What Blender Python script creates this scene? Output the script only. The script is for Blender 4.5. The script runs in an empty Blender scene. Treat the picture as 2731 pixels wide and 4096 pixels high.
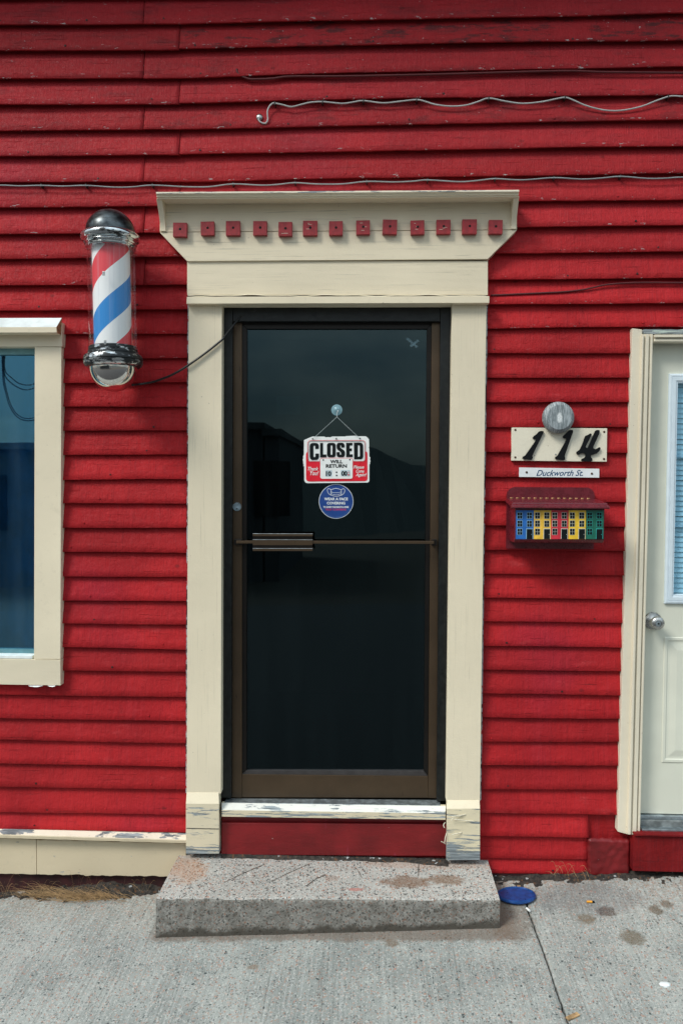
import bpy, bmesh, math, random
from mathutils import Vector, Matrix, noise
random.seed(7)
sc = bpy.context.scene
C = sc.collection
rad = math.radians
# ------------------------------------------------------------------ camera
F = 4096 * 28 / 36.0; CX, CY = 1365.5, 2048.0
D, CZ = 3.35, 1.70
yaw, pitch, roll = rad(-2.15), rad(-2.10), rad(0.326)
fwd = Vector((math.sin(yaw) * math.cos(pitch), math.cos(yaw) * math.cos(pitch), math.sin(pitch)))
r0 = Vector((math.cos(yaw), -math.sin(yaw), 0)); u0 = r0.cross(fwd)
RT = r0 * math.cos(roll) + u0 * math.sin(roll); UP = -r0 * math.sin(roll) + u0 * math.cos(roll)
CAM = Vector((0, -D, CZ))
cd = bpy.data.cameras.new('camera'); cam = bpy.data.objects.new('camera', cd); C.objects.link(cam)
cd.sensor_fit = 'VERTICAL'; cd.sensor_height = 36; cd.sensor_width = 24; cd.lens = 28; cd.clip_start = 0.05; cd.clip_end = 500
m = Matrix((RT, UP, -fwd)).transposed().to_4x4(); m.translation = CAM; cam.matrix_world = m
sc.camera = cam
def ray(px, py): return RT * ((px - CX) / F) - UP * ((py - CY) / F) + fwd
def at(px, py, Y):                       # photo point -> world point on the plane y = Y
    d = ray(px, py); return CAM + d * ((Y + D) / d.y)
SL = 0.0625
def ag(px, py, h=0.0):                   # photo point -> world point on the sloping pavement
    d = ray(px, py); z = h
    for _ in range(30):
        p = CAM + d * ((z - CZ) / d.z); z = .5 * z + .5 * (gz(p.x, p.y) + h)
    return p
def az(px, py, z):
    d = ray(px, py); return CAM + d * ((z - CZ) / d.z)
def gz(x, y=-.36):        # pavement height: twists a little between the wall and the front of the step
    y1 = min(0, max(y, -.36))
    return .0018 + .0625 * x + y1 * (.059 + .09 * x) + max(-1.0, min(0, y + .36)) * .03

# ------------------------------------------------------------------ materials
class NB:
    def __init__(s, name):
        s.m = bpy.data.materials.new(name); s.m.use_nodes = True; s.t = s.m.node_tree; s.t.nodes.clear()
        s.out = s.n('ShaderNodeOutputMaterial'); s.b = s.n('ShaderNodeBsdfPrincipled')
        s.t.links.new(s.b.outputs[0], s.out.inputs[0]); s._co = None
    def n(s, k, **kw):
        x = s.t.nodes.new(k)
        for a, v in kw.items(): setattr(x, a, v)
        return x
    def put(s, sock, v):
        if hasattr(v, 'links') or isinstance(v, bpy.types.NodeSocket): s.t.links.new(v, sock)
        elif isinstance(v, (tuple, list)):
            sock.default_value = (tuple(v) + (1,))[:4] if len(sock.default_value) == 4 else tuple(v)[:3]
        else: sock.default_value = v
    def co(s, kind='Object'):
        if s._co is None: s._co = s.n('ShaderNodeTexCoord')
        return s._co.outputs[kind]
    def map(s, scale=(1, 1, 1), loc=(0, 0, 0), vec=None, rot=(0, 0, 0)):
        x = s.n('ShaderNodeMapping'); s.put(x.inputs['Vector'], vec if vec is not None else s.co())
        x.inputs['Scale'].default_value = scale; x.inputs['Location'].default_value = loc; x.inputs['Rotation'].default_value = rot
        return x.outputs[0]
    def noise(s, scale=1, detail=4, rough=.55, vec=None, dist=0):
        x = s.n('ShaderNodeTexNoise'); s.put(x.inputs['Vector'], vec if vec is not None else s.co())
        x.inputs['Scale'].default_value = scale; x.inputs['Detail'].default_value = detail
        x.inputs['Roughness'].default_value = rough; x.inputs['Distortion'].default_value = dist
        return x.outputs['Fac']
    def vor(s, scale, vec=None, out='Color', feat='F1'):
        x = s.n('ShaderNodeTexVoronoi'); x.feature = feat; s.put(x.inputs['Vector'], vec if vec is not None else s.co())
        x.inputs['Scale'].default_value = scale; return x.outputs[out]
    def mth(s, op, a, b=0.0, c=0.0, clamp=False):
        x = s.n('ShaderNodeMath'); x.operation = op; x.use_clamp = clamp
        s.put(x.inputs[0], a); s.put(x.inputs[1], b); s.put(x.inputs[2], c); return x.outputs[0]
    def rng(s, v, a, b, c=0.0, d=1.0):    # smooth ramp a..b -> c..d
        x = s.n('ShaderNodeMapRange'); x.interpolation_type = 'SMOOTHSTEP'
        for i, q in enumerate((v, a, b, c, d)): s.put(x.inputs[i], q)
        return x.outputs[0]
    def mix(s, f, a, b, mode='MIX'):
        x = s.n('ShaderNodeMix'); x.data_type = 'RGBA'; x.blend_type = mode
        s.put(x.inputs[0], f); s.put(x.inputs[6], a); s.put(x.inputs[7], b); return x.outputs[2]
    def sep(s, v):
        x = s.n('ShaderNodeSeparateXYZ'); s.put(x.inputs[0], v); return x.outputs
    def comb(s, a, b, c):
        x = s.n('ShaderNodeCombineXYZ')
        for i, q in enumerate((a, b, c)): s.put(x.inputs[i], q)
        return x.outputs[0]
    def bump(s, h, strength=.3, dist=.002, nrm=None):
        x = s.n('ShaderNodeBump'); s.put(x.inputs['Height'], h); x.inputs['Strength'].default_value = strength
        x.inputs['Distance'].default_value = dist
        if nrm is not None: s.put(x.inputs['Normal'], nrm)
        s.put(s.b.inputs['Normal'], x.outputs[0]); return x.outputs[0]
    def attr(s, name, out='Fac'):
        x = s.n('ShaderNodeAttribute'); x.attribute_name = name; return x.outputs[out]
    def set(s, col=None, rough=None, metal=None, spec=None, **kw):
        if col is not None: s.put(s.b.inputs['Base Color'], col)
        if rough is not None: s.put(s.b.inputs['Roughness'], rough)
        if metal is not None: s.put(s.b.inputs['Metallic'], metal)
        if spec is not None: s.put(s.b.inputs['Specular IOR Level'], spec)
        for k, v in kw.items(): s.put(s.b.inputs[k], v)
        return s.m
    def blob(s, x, y, rx, ry, amt=.35, sc_=30, axes='XY', rot=0):   # soft ragged patch at a place on the object
        o = s.sep(s.co()); A = o[0]; B = o[1] if axes == 'XY' else o[2]
        a = s.mth('SUBTRACT', A, x); b = s.mth('SUBTRACT', B, y)
        c, sn = math.cos(rot), math.sin(rot)
        a2 = s.mth('ADD', s.mth('MULTIPLY', a, c), s.mth('MULTIPLY', b, sn)); b2 = s.mth('SUBTRACT', s.mth('MULTIPLY', b, c), s.mth('MULTIPLY', a, sn))
        a2 = s.mth('DIVIDE', a2, rx); b2 = s.mth('DIVIDE', b2, ry)
        d = s.mth('SQRT', s.mth('ADD', s.mth('MULTIPLY', a2, a2), s.mth('MULTIPLY', b2, b2)))
        d = s.mth('ADD', d, s.mth('MULTIPLY', s.mth('SUBTRACT', s.noise(sc_, 4), .5), amt * 4))
        return s.mth('MULTIPLY', s.rng(d, 1.15, .6), s.rng(s.noise(sc_ * 6, 4, .7), .30, .56, .35, 1))

def plain(name, col, rough=.5, metal=0, spec=.5, bscale=0, bstr=.2, var=.12, vscale=25):
    b = NB(name)
    c = b.mix(b.rng(b.noise(vscale, 5), .35, .7), tuple(q * (1 - var) for q in col), tuple(min(1, q * (1 + var)) for q in col))
    if bscale: b.bump(b.noise(bscale, 4), bstr, .001)
    return b.set(c, b.rng(b.noise(vscale * 2), .3, .7, max(.03, rough - .08), min(1, rough + .08)), metal, spec)

def red_paint(name, dark=1.0, siding=True):
    b = NB(name); o = b.sep(b.co())
    A = (.52 * dark, .017 * dark, .021 * dark); B = (.35 * dark, .008 * dark, .012 * dark)
    big = b.noise(2.2, 3)
    ribs = b.noise(1, 3, .5, b.map((260, 30, 16)))
    rib2 = b.noise(1, 2, .5, b.map((60, 30, 2.5)))
    c = b.mix(b.rng(big, .35, .65), B, A)
    c = b.mix(b.mth('MULTIPLY', b.rng(ribs, .46, .72), .34), c, (.16 * dark, .009, .014))
    c = b.mix(b.mth('MULTIPLY', b.rng(rib2, .5, .72), .14), c, (.62 * dark, .045, .06))
    # faded purplish patches
    pk = b.mth('MULTIPLY', b.rng(b.noise(1.1, 2, .5, b.map(loc=(5.3, 0, 2.2))), .58, .72), .22)
    c = b.mix(pk, c, (.36 * dark, .028, .085))
    # horizontal cracks
    cr = b.noise(1, 4, .6, b.map((5, 5, 130)))
    crm = b.mth('MULTIPLY', b.rng(cr, .66, .72), b.rng(b.noise(4, 2), .5, .6))
    c = b.mix(b.mth('MULTIPLY', crm, .75), c, (.07, .012, .014))
    if siding:
        v = b.sep(b.attr('UVMap', 'Vector'))[1]
        hi = b.rng(o[2], 2.75, 3.5)                              # boards high on the wall were never repainted well
        mid = b.rng(o[2], 1.9, 2.9)
        c = b.mix(b.mth('MULTIPLY', b.mth('ADD', b.rng(o[2], 2.3, 3.3), b.mth('MULTIPLY', b.noise(1.6, 3), .5)), .42), c, (.36, .030, .040))   # older coat, faded
        c = b.mix(b.mth('MULTIPLY', b.rng(b.noise(1, 4, .6, b.map((3, 3, 40), (9, 1, 2))), .55, .75), .35), c, (.22, .010, .014))
        bd = b.attr('board_tone'); c = b.mix(b.mth('MULTIPLY', bd, .45), c, (.24, .010, .012))
        # drips, rubbed and chalky places, and soft dark knots
        c = b.mix(b.mth('MULTIPLY', b.rng(b.noise(1, 4, .6, b.map((34, 34, 3.5), (2, 5, 8))), .60, .72), .35), c, (.18, .010, .013))
        c = b.mix(b.mth('MULTIPLY', b.rng(b.noise(1, 5, .65, b.map((6, 6, 17), (4, 4, 1))), .60, .74), .35), c, (.52, .06, .065))
        kn = b.mth('MULTIPLY', b.rng(b.vor(5.5, vec=b.map((1, 1, 1.6)), out='Distance'), .085, .03), .55); c = b.mix(kn, c, (.12, .010, .012))
        wn = b.noise(1, 6, .65, b.map((4, 4, 15)))
        wm = b.mth('MULTIPLY', b.mth('MULTIPLY', b.rng(wn, .50, .72), hi), .62)
        c = b.mix(wm, c, (.13, .022, .026))
        row = b.attr('rough_board')
        w2 = b.mth('MULTIPLY', b.rng(b.noise(1, 7, .72, b.map((7, 7, 26), (3, 1, 4))), .50, .62), row)
        c = b.mix(b.mth('MULTIPLY', w2, .85), c, (.075, .02, .022))
        fl = b.noise(1, 5, .7, b.map((26, 26, 90), (8, 0, 1)))
        edge = b.rng(v, .22, .03)
        fm = b.mth('MULTIPLY', b.rng(fl, .625, .65), b.mth('MULTIPLY', edge, mid))
        fm2 = b.mth('MULTIPLY', b.rng(b.noise(1, 4, .6, b.map((50, 50, 80), (2, 0, 7))), .69, .715), hi)
        fm = b.mth('MAXIMUM', fm, b.mth('MULTIPLY', fm2, b.mth('MAXIMUM', row, .35)))
        c = b.mix(fm, c, (.55, .52, .52))
    h = b.mth('ADD', b.mth('MULTIPLY', ribs, .7), b.mth('ADD', b.mth('MULTIPLY', b.noise(260, 4, .6), .5), b.mth('MULTIPLY', b.rng(cr, .7, .62), .8)))
    h = b.mth('ADD', h, b.mth('MULTIPLY', b.noise(30, 5, .6), 2.2))
    b.bump(h, .7, .0034)
    return b.set(c, b.rng(b.noise(90), .3, .7, .55, .78), 0, .2)
M_RED = red_paint('red_paint')
M_REDP = red_paint('red_board_paint', .62, False)
M_RED_E = red_paint('added_shade_eave_paint', .5, False)
M_NAIL = plain('dark_nail', (.03, .008, .008), .6, var=.3)
M_REDD = plain('dark_red_block_paint', (.30, .018, .024), .5, bscale=300, bstr=.3, vscale=60, var=.2)

def cream(name, axis='X', peel=0.0, col=(.82, .73, .545), zpeel=None, groove=1.0, stain=.35):
    """cream paint over combed wood; combing and weathering run along the given axis"""
    b = NB(name); o = b.sep(b.co())
    S = {'X': (4, 60, 190), 'Z': (220, 60, 3), 'N': (30, 30, 30)}[axis]
    gr = b.noise(1, 5, .65, b.map(S))
    c = b.mix(b.rng(b.noise(1.7, 3), .3, .7), tuple(q * .93 for q in col), tuple(min(1, q * 1.04) for q in col))
    c = b.mix(b.mth('MULTIPLY', b.rng(gr, .57, .72), stain), c, (.36, .33, .25))
    c = b.mix(b.mth('MULTIPLY', b.rng(b.noise(60, 2), .74, .77), .5), c, (.3, .25, .17))
    hh = b.noise(180, 4)
    if axis != 'N' and groove:
        g = b.mth('SINE', b.mth('MULTIPLY', o[2] if axis == 'X' else o[0], 2 * math.pi / .0046))
        g = b.mth('ADD', b.mth('MULTIPLY', g, .5), .5)
        c = b.mix(b.mth('MULTIPLY', b.rng(g, .55, 1), .16 * groove), c, (.38, .34, .25))
        hh = b.mth('ADD', b.mth('MULTIPLY', g, -.8 * groove), hh)
    hh = b.mth('ADD', hh, b.mth('MULTIPLY', b.noise(22, 4), 2.2))
    if peel:
        pn = b.noise(1, 6, .68, b.map({'X': (6, 6, 85), 'Z': (55, 9, 9), 'N': (14, 14, 30)}[axis], (1.7, .3, .9)))
        pm = b.rng(pn, .62 - .14 * peel, .64 - .14 * peel)
        if zpeel: pm = b.rng(b.mth('SUBTRACT', pn, b.rng(o[2], zpeel[0], zpeel[1], -.22, .07)), .515, .53)
        wood = b.mix(b.rng(b.noise(1, 5, .7, b.map((8, 8, 350))), .35, .65), (.12, .14, .15), (.36, .41, .43))
        c = b.mix(pm, c, wood); hh = b.mth('ADD', hh, b.mth('MULTIPLY', pm, -2))
    b.bump(hh, .35, .0016)
    return b.set(c, .6, 0, .3)
M_CR = cream('cream_paint_plain', 'N', stain=.12)
M_CRX = cream('cream_combed_boards', 'X', stain=.6)
M_CRZ = cream('cream_combed_posts', 'Z', stain=.5)
M_CRP = cream('cream_flaking_ledge', 'X', .45, (.84, .78, .63), groove=0)
M_SKIRT = cream('cream_skirting', 'N', -.35, (.62, .53, .37), stain=.2)
M_TRIMT = plain('weathered_white_edge', (.62, .68, .70), .6, bscale=200, var=.3, vscale=60)
M_DCAS = cream('door_casing_paint', 'N', .0, (.74, .68, .54), stain=.1)

def concrete(name, base, base2, speck=1.0, pits=0.0, extra=None, brushed=0.0):
    b = NB(name)
    wob = b.n('ShaderNodeVectorMath'); wob.operation = 'MULTIPLY_ADD'; nn_ = b.n('ShaderNodeTexNoise'); b.put(nn_.inputs['Vector'], b.co()); nn_.inputs['Scale'].default_value = 90; nn_.inputs['Detail'].default_value = 3
    b.put(wob.inputs[0], nn_.outputs['Color']); wob.inputs[1].default_value = (.016, .016, .016); b.put(wob.inputs[2], b.co()); W_ = wob.outputs[0]
    v = b.vor(230, vec=b.map((1, .8, 1), vec=W_)); s = b.sep(v)
    c = b.mix(b.rng(b.noise(2.6, 7, .62), .36, .64), base, base2)
    c = b.mix(b.rng(b.noise(330, 3, .7), .42, .64, 0, .32 * speck), c, tuple(q * .33 for q in base))
    c = b.mix(b.mth('MULTIPLY', b.rng(s[0], .88, .92), .7 * speck), c, (.045, .055, .06))
    c = b.mix(b.mth('MULTIPLY', b.rng(s[1], .91, .94), .7 * speck), c, (.42, .20, .13))
    c = b.mix(b.mth('MULTIPLY', b.rng(s[2], .84, .88), .45 * speck), c, (.66, .66, .62))
    v2 = b.sep(b.vor(60, vec=b.map((1, .7, 1), vec=W_)))
    d2 = b.mth('ADD', b.vor(60, vec=b.map((1, .7, 1), vec=W_), out='Distance'), b.mth('MULTIPLY', b.noise(9, 2), .25))
    d2 = b.mth('SUBTRACT', d2, .08)
    st = b.mth('MULTIPLY', b.rng(d2, .30, .22), b.rng(v2[0], .80, .82))
    c = b.mix(b.mth('MULTIPLY', st, .9), c, (.03, .045, .05))
    st2 = b.mth('MULTIPLY', b.rng(d2, .26, .2), b.rng(v2[1], .90, .92))
    c = b.mix(b.mth('MULTIPLY', st2, .8), c, (.45, .17, .11))
    h = b.mth('ADD', b.noise(300, 3, .6), b.mth('MULTIPLY', s[0], .3))
    if brushed:
        br = b.noise(1, 3, .6, b.map((140, 2.2, 4)))
        br2 = b.noise(1, 3, .6, b.map((70, 1.1, 4)))
        c = b.mix(b.mth('MULTIPLY', b.rng(br, .56, .74), .34 * brushed), c, (.13, .13, .12))
        c = b.mix(b.mth('MULTIPLY', b.rng(br2, .62, .74), .16 * brushed), c, (.13, .13, .12))
        c = b.mix(b.mth('MULTIPLY', b.rng(br, .5, .3), .25 * brushed), c, (.50, .52, .50))
        h = b.mth('ADD', h, b.mth('MULTIPLY', br, 1.2))
    if pits:
        pt = b.mth('MULTIPLY', b.rng(b.vor(75, vec=W_, out='Distance'), .42, .2), b.rng(b.sep(b.vor(75, vec=W_))[0], .62, .66)); pt2 = b.mth('MULTIPLY', b.rng(b.vor(26, vec=W_, out='Distance'), .26, .12), b.rng(b.sep(b.vor(26, vec=W_))[0], .70, .74)); pt = b.mth('MAXIMUM', pt, pt2)
        c = b.mix(b.mth('MULTIPLY', pt, pits), c, (.03, .03, .028)); h = b.mth('SUBTRACT', h, b.mth('MULTIPLY', pt, 4 * pits))
    if extra: c = extra(b, c)
    b.bump(h, .55, .002)
    return b.set(c, .85, 0, .25)
def ag2(px, py): p = ag(px, py); return p.x, p.y
def walk_marks(b, c):
    for (px, py, rx, ry, st, col) in [(1566, 3774, .028, .022, .8, (.16, .11, .07)), (2524, 3748, .045, .045, .8, (.13, .10, .06)),
                              (2424, 3648, .038, .03, .85, (.07, .045, .035)), (2620, 3639, .026, .026, .85, (.11, .08, .05)),
                              (2663, 3617, .024, .024, .8, (.13, .10, .07)), (2345, 3676, .034, .03, .8, (.13, .10, .06)),
                              (1010, 3868, .02, .014, .7, (.2, .14, .09)), (2040, 3680, .085, .13, .6, (.13, .09, .06)), (2660, 3940, .015, .012, 1, (.8, .84, .84))]:
        x, y = ag2(px, py); c = b.mix(b.mth('MULTIPLY', b.blob(x, y, rx * 1.1, ry * 1.15, .34, 45), st), c, col)
    o = b.sep(b.co())
    # brown run-off staining beside the wall and around the step
    w = b.mth('MULTIPLY', b.rng(b.mth('ADD', o[1], b.mth('MULTIPLY', b.noise(5, 4), .5)), -.16, .34), b.rng(b.noise(70, 4, .7), .42, .62))
    c = b.mix(b.mth('MULTIPLY', w, .62), c, (.24, .13, .07))
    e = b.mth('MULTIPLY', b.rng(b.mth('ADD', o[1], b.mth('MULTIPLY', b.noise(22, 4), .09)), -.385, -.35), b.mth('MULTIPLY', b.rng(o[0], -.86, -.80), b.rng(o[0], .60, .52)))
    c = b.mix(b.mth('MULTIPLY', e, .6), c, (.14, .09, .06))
    # pale greyer zone close to the street on the left, dark aggregate patch on the right
    x, y = ag2(2330, 3590); c = b.mix(b.mth('MULTIPLY', b.blob(x, y, .26, .10, .3, 12), .35), c, (.09, .09, .10))
    return c
def step_marks(b, c):
    for (px, py, rx, ry, st, col, rot) in [(1620, 3528, .10, .045, .85, (.20, .12, .075), 0), (1780, 3520, .075, .042, .85, (.21, .13, .08), 0),
                              (745, 3475, .085, .11, .5, (.42, .20, .09), .5), (1425, 3558, .03, .012, .7, (.45, .12, .09), 0), (1330, 3513, .03, .018, .5, (.25, .15, .1), 0), (1700, 3460, .3, .03, .35, (.42, .22, .13), 0)]:
        p = az(px, py, STZ); c = b.mix(b.mth('MULTIPLY', b.blob(p.x, p.y, rx * 1.08, ry * 1.15, .36, 34, rot=rot), st), c, col)
    o = b.sep(b.co())
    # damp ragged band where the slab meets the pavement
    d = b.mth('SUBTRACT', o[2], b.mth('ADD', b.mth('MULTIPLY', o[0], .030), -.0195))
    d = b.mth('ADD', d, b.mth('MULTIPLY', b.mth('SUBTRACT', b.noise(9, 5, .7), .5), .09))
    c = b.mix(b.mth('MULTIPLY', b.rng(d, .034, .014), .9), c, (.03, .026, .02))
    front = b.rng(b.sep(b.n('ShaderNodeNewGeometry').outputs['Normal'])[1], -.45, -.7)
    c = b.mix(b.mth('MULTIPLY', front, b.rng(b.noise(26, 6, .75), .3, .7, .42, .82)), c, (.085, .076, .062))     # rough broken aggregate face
    return c
STZ = CZ - 1.5946; STF = -.362
M_WALK = concrete('pavement_concrete', (.27, .295, .28), (.385, .41, .385), .9, 0, walk_marks, 1.35)
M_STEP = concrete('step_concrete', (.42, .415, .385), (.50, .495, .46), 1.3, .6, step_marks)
M_ASPH = plain('asphalt', (.05, .05, .052), .9, bscale=200, bstr=.6)
M_EARTH = plain('earth', (.06, .05, .04), .95, bscale=60, bstr=.8)

def soil_mat():
    b = NB('grit_and_soil'); s = b.sep(b.vor(110))
    c = b.mix(b.rng(b.noise(60, 5), .4, .6), (.018, .016, .014), (.05, .04, .032))
    c = b.mix(b.rng(s[0], .975, .985), c, (.35, .36, .36)); c = b.mix(b.rng(s[1], .92, .94), c, (.10, .05, .025))
    b.bump(b.noise(150, 5), 1, .005); return b.set(c, .9)
M_SOIL = soil_mat()
def bronze(name, col):
    b = NB(name); o = b.sep(b.co())
    c = b.mix(b.rng(b.noise(9, 3), .3, .7), tuple(q * .85 for q in col), col)
    c = b.mix(b.mth('MULTIPLY', b.rng(b.noise(1, 5, .7, b.map((60, 60, 14))), .66, .69), .6), c, (.02, .014, .01))
    c = b.mix(b.mth('MULTIPLY', b.rng(b.noise(220, 2), .74, .77), .5), c, (.3, .3, .28))
    b.bump(b.noise(500, 2), .12, .0005)
    return b.set(c, .36, .6, .5)
M_BRZ = bronze('bronze_anodised_aluminium', (.105, .070, .042))
M_BRD = bronze('dark_bronze_stop', (.018, .015, .013))
M_JAMB = plain('black_aluminium_jamb', (.008, .010, .010), .4, .2, vscale=40, var=.4)
M_BLACK = plain('black_lettering', (.006, .009, .010), .6, spec=.15)
M_NUM = plain('black_satin_numeral', (.005, .006, .007), .5, spec=.2)
M_SILV = plain('worn_aluminium', (.36, .42, .45), .38, .75, bscale=400, var=.3, vscale=40)
M_STEEL = plain('brushed_steel', (.50, .50, .48), .3, .95, var=.12, vscale=60)
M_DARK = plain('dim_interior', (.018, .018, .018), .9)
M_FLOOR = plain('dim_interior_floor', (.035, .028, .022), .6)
M_WHITE = plain('white_plastic', (.84, .87, .85), .35, var=.04)
M_SIGNR = plain('sign_red', (.72, .012, .03), .35, var=.08)
M_SIGNB = plain('sticker_blue', (.012, .055, .24), .35, var=.06)
M_PINK = plain('magenta_print', (.6, .03, .10), .4)
M_LBLUE = plain('pale_blue_print', (.10, .25, .6), .4)
M_INK = plain('blue_script_ink', (.012, .07, .16), .4)
M_PLATE = cream('number_board_paint', 'N', 0, (.80, .75, .60), stain=.1)
M_STREET = plain('street_plate_white', (.78, .83, .84), .4, var=.04)
M_DOORW = plain('pale_green_white_door_paint', (.70, .71, .60), .4, bscale=120, bstr=.08, var=.035, vscale=5)
M_VINYL = plain('white_vinyl_window_frame', (.66, .76, .82), .4, var=.03)
M_CABW = plain('white_cable_jacket', (.46, .48, .47), .45, var=.1)
M_CABG = plain('grey_cable_jacket', (.28, .32, .33), .45, var=.1)
M_CABK = plain('black_cable_jacket', (.010, .012, .013), .35)
M_CABR = plain('painted_over_cable', (.10, .012, .014), .5)
M_CLIP = plain('cable_clip', (.02, .015, .012), .5)
M_MAR = plain('maroon_varnish', (.125, .012, .020), .3, bscale=120, bstr=.15, var=.16, vscale=30)
M_RUST = plain('rusty_screw', (.10, .05, .03), .7, .3, vscale=300, var=.5)
M_LID = plain('blue_plastic_lid', (.006, .055, .22), .35, bscale=60, bstr=.3, var=.25, vscale=50)
M_STRAW = plain('dry_straw', (.42, .27, .13), .8, var=.4, vscale=60)
M_PVC = plain('orange_filter', (.8, .35, .03), .6)
M_ROOF = plain('grey_shingles', (.09, .09, .09), .9, bscale=50, bstr=.5)
M_HOUSE = plain('dark_house_wall', (.07, .075, .08), .9)
M_HILL = plain('dark_hillside', (.035, .045, .045), 1, bscale=3)

def glass(name, f0, tint, trans, dirt=.0, gl=(1, 1, 1)):
    b = NB(name); b.t.nodes.remove(b.b)
    ge = b.n('ShaderNodeNewGeometry'); dt = b.n('ShaderNodeVectorMath'); dt.operation = 'DOT_PRODUCT'; b.put(dt.inputs[0], ge.outputs['Normal']); b.put(dt.inputs[1], ge.outputs['Incoming'])
    one_ = b.mth('SUBTRACT', 1.0, b.mth('ABSOLUTE', dt.outputs['Value'])); fres = b.mth('ADD', f0, b.mth('MULTIPLY', b.mth('POWER', one_, 5.0), 1 - f0))
    tr = b.n('ShaderNodeBsdfTransparent'); tr.inputs[0].default_value = tint + (1,)
    g = b.n('ShaderNodeBsdfGlossy'); g.inputs['Roughness'].default_value = .012; g.inputs[0].default_value = gl + (1,)
    bp = b.n('ShaderNodeBump'); bp.inputs['Strength'].default_value = .025; bp.inputs['Distance'].default_value = .004
    b.put(bp.inputs['Height'], b.noise(5, 2)); b.put(g.inputs['Normal'], bp.outputs[0])
    mx = b.n('ShaderNodeMixShader'); b.put(mx.inputs[0], fres); b.put(mx.inputs[1], tr.outputs[0]); b.put(mx.inputs[2], g.outputs[0])
    last = mx.outputs[0]
    if dirt:
        df = b.n('ShaderNodeBsdfDiffuse'); df.inputs[0].default_value = (.35, .5, .55, 1)
        m2 = b.n('ShaderNodeMixShader')
        o = b.sep(b.co()); k = b.mth('MULTIPLY', b.rng(b.noise(1, 6, .65, b.map((16, 5, 1.6))), .35, .8), dirt)
        b.put(m2.inputs[0], k); b.put(m2.inputs[1], last); b.put(m2.inputs[2], df.outputs[0]); last = m2.outputs[0]
    b.t.links.new(last, b.out.inputs[0]); return b.m
M_GDOOR = glass('tinted_door_glass', .060, (.25, .30, .30), 1, .004, (.62, .92, 1))
M_GWIN = glass('coated_window_glass', .27, (.45, .72, .88), 1, .03, (.40, .84, 1))
M_GBLIND = glass('door_lite_glass', .03, (.80, .92, .97), 1, .01)
M_GTUBE = glass('clear_tube', .035, (.98, .98, .99), 1, .012)
M_CURT = plain('navy_curtain', (.006, .095, .15), .9, bscale=80, var=.3, vscale=8)

# ------------------------------------------------------------------ mesh helpers
def finish(bm, name, mats, parent=None, smooth=False, bevel=0, seg=2, auto=None):
    bmesh.ops.recalc_face_normals(bm, faces=bm.faces)
    me = bpy.data.meshes.new(name); bm.to_mesh(me); bm.free()
    for mm in (mats if isinstance(mats, (list, tuple)) else [mats]): me.materials.append(mm)
    o = bpy.data.objects.new(name, me); C.objects.link(o)
    if smooth:
        for p in me.polygons: p.use_smooth = True
        if auto:
            try: me.set_sharp_from_angle(angle=rad(auto))
            except Exception: pass
    if bevel:
        mo = o.modifiers.new('bevel', 'BEVEL'); mo.width = bevel; mo.segments = seg; mo.limit_method = 'ANGLE'; mo.angle_limit = rad(35)
    if parent is not None: o.parent = parent
    return o
def tag(o, label=None, cat=None, group=None, kind=None):
    for k, v in (('label', label), ('category', cat), ('group', group), ('kind', kind)):
        if v: o[k] = v
    return o
def empty(name, loc=(0, 0, 0)):
    o = bpy.data.objects.new(name, None); o.empty_display_size = .1; C.objects.link(o); return o   # kept at the origin: parts carry world coordinates
def box(bm, x0, x1, y0, y1, z0, z1, mat=0, segs=None):
    vs = [bm.verts.new(p) for p in ((x0, y0, z0), (x1, y0, z0), (x1, y1, z0), (x0, y1, z0), (x0, y0, z1), (x1, y0, z1), (x1, y1, z1), (x0, y1, z1))]
    for f in ((0, 1, 2, 3), (4, 7, 6, 5), (0, 4, 5, 1), (1, 5, 6, 2), (2, 6, 7, 3), (3, 7, 4, 0)):
        bm.faces.new([vs[i] for i in f]).material_index = mat
def prism(bm, pts, yb, mat=0):           # pts: world front points (any y); extruded straight back to y=yb
    n = len(pts); a = [bm.verts.new(p) for p in pts]; b = [bm.verts.new((p[0], yb, p[2])) for p in pts]
    bm.faces.new(a).material_index = mat; bm.faces.new(b[::-1]).material_index = mat
    for i in range(n): bm.faces.new((a[i], b[i], b[(i + 1) % n], a[(i + 1) % n])).material_index = mat
def pp(bm, px, Y, yb, mat=0): prism(bm, [at(x, y, Y) for x, y in px], yb, mat)
def rect(bm, x0, y0, x1, y1, Y, yb, mat=0): pp(bm, [(x0, y0), (x1, y0), (x1, y1), (x0, y1)], Y, yb, mat)
def ragged(bm, top, bot, Y, yb, n=60, amp=.002, mat=0, sd=0):  # board whose edges wander a little
    T = [Vector(p) for p in top]; B = [Vector(p) for p in bot]; pts = []
    for i in range(n + 1):
        p = T[0].lerp(T[1], i / n); pts.append(Vector((p.x, Y, p.z + amp * noise.noise((p.x * 23, sd, 1)))))
    for i in range(n + 1):
        p = B[1].lerp(B[0], i / n); pts.append(Vector((p.x, Y, p.z + amp * noise.noise((p.x * 31, sd, 7)) + amp * .6 * noise.noise((p.x * 130, sd, 3)))))
    prism(bm, pts, yb, mat)
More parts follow.
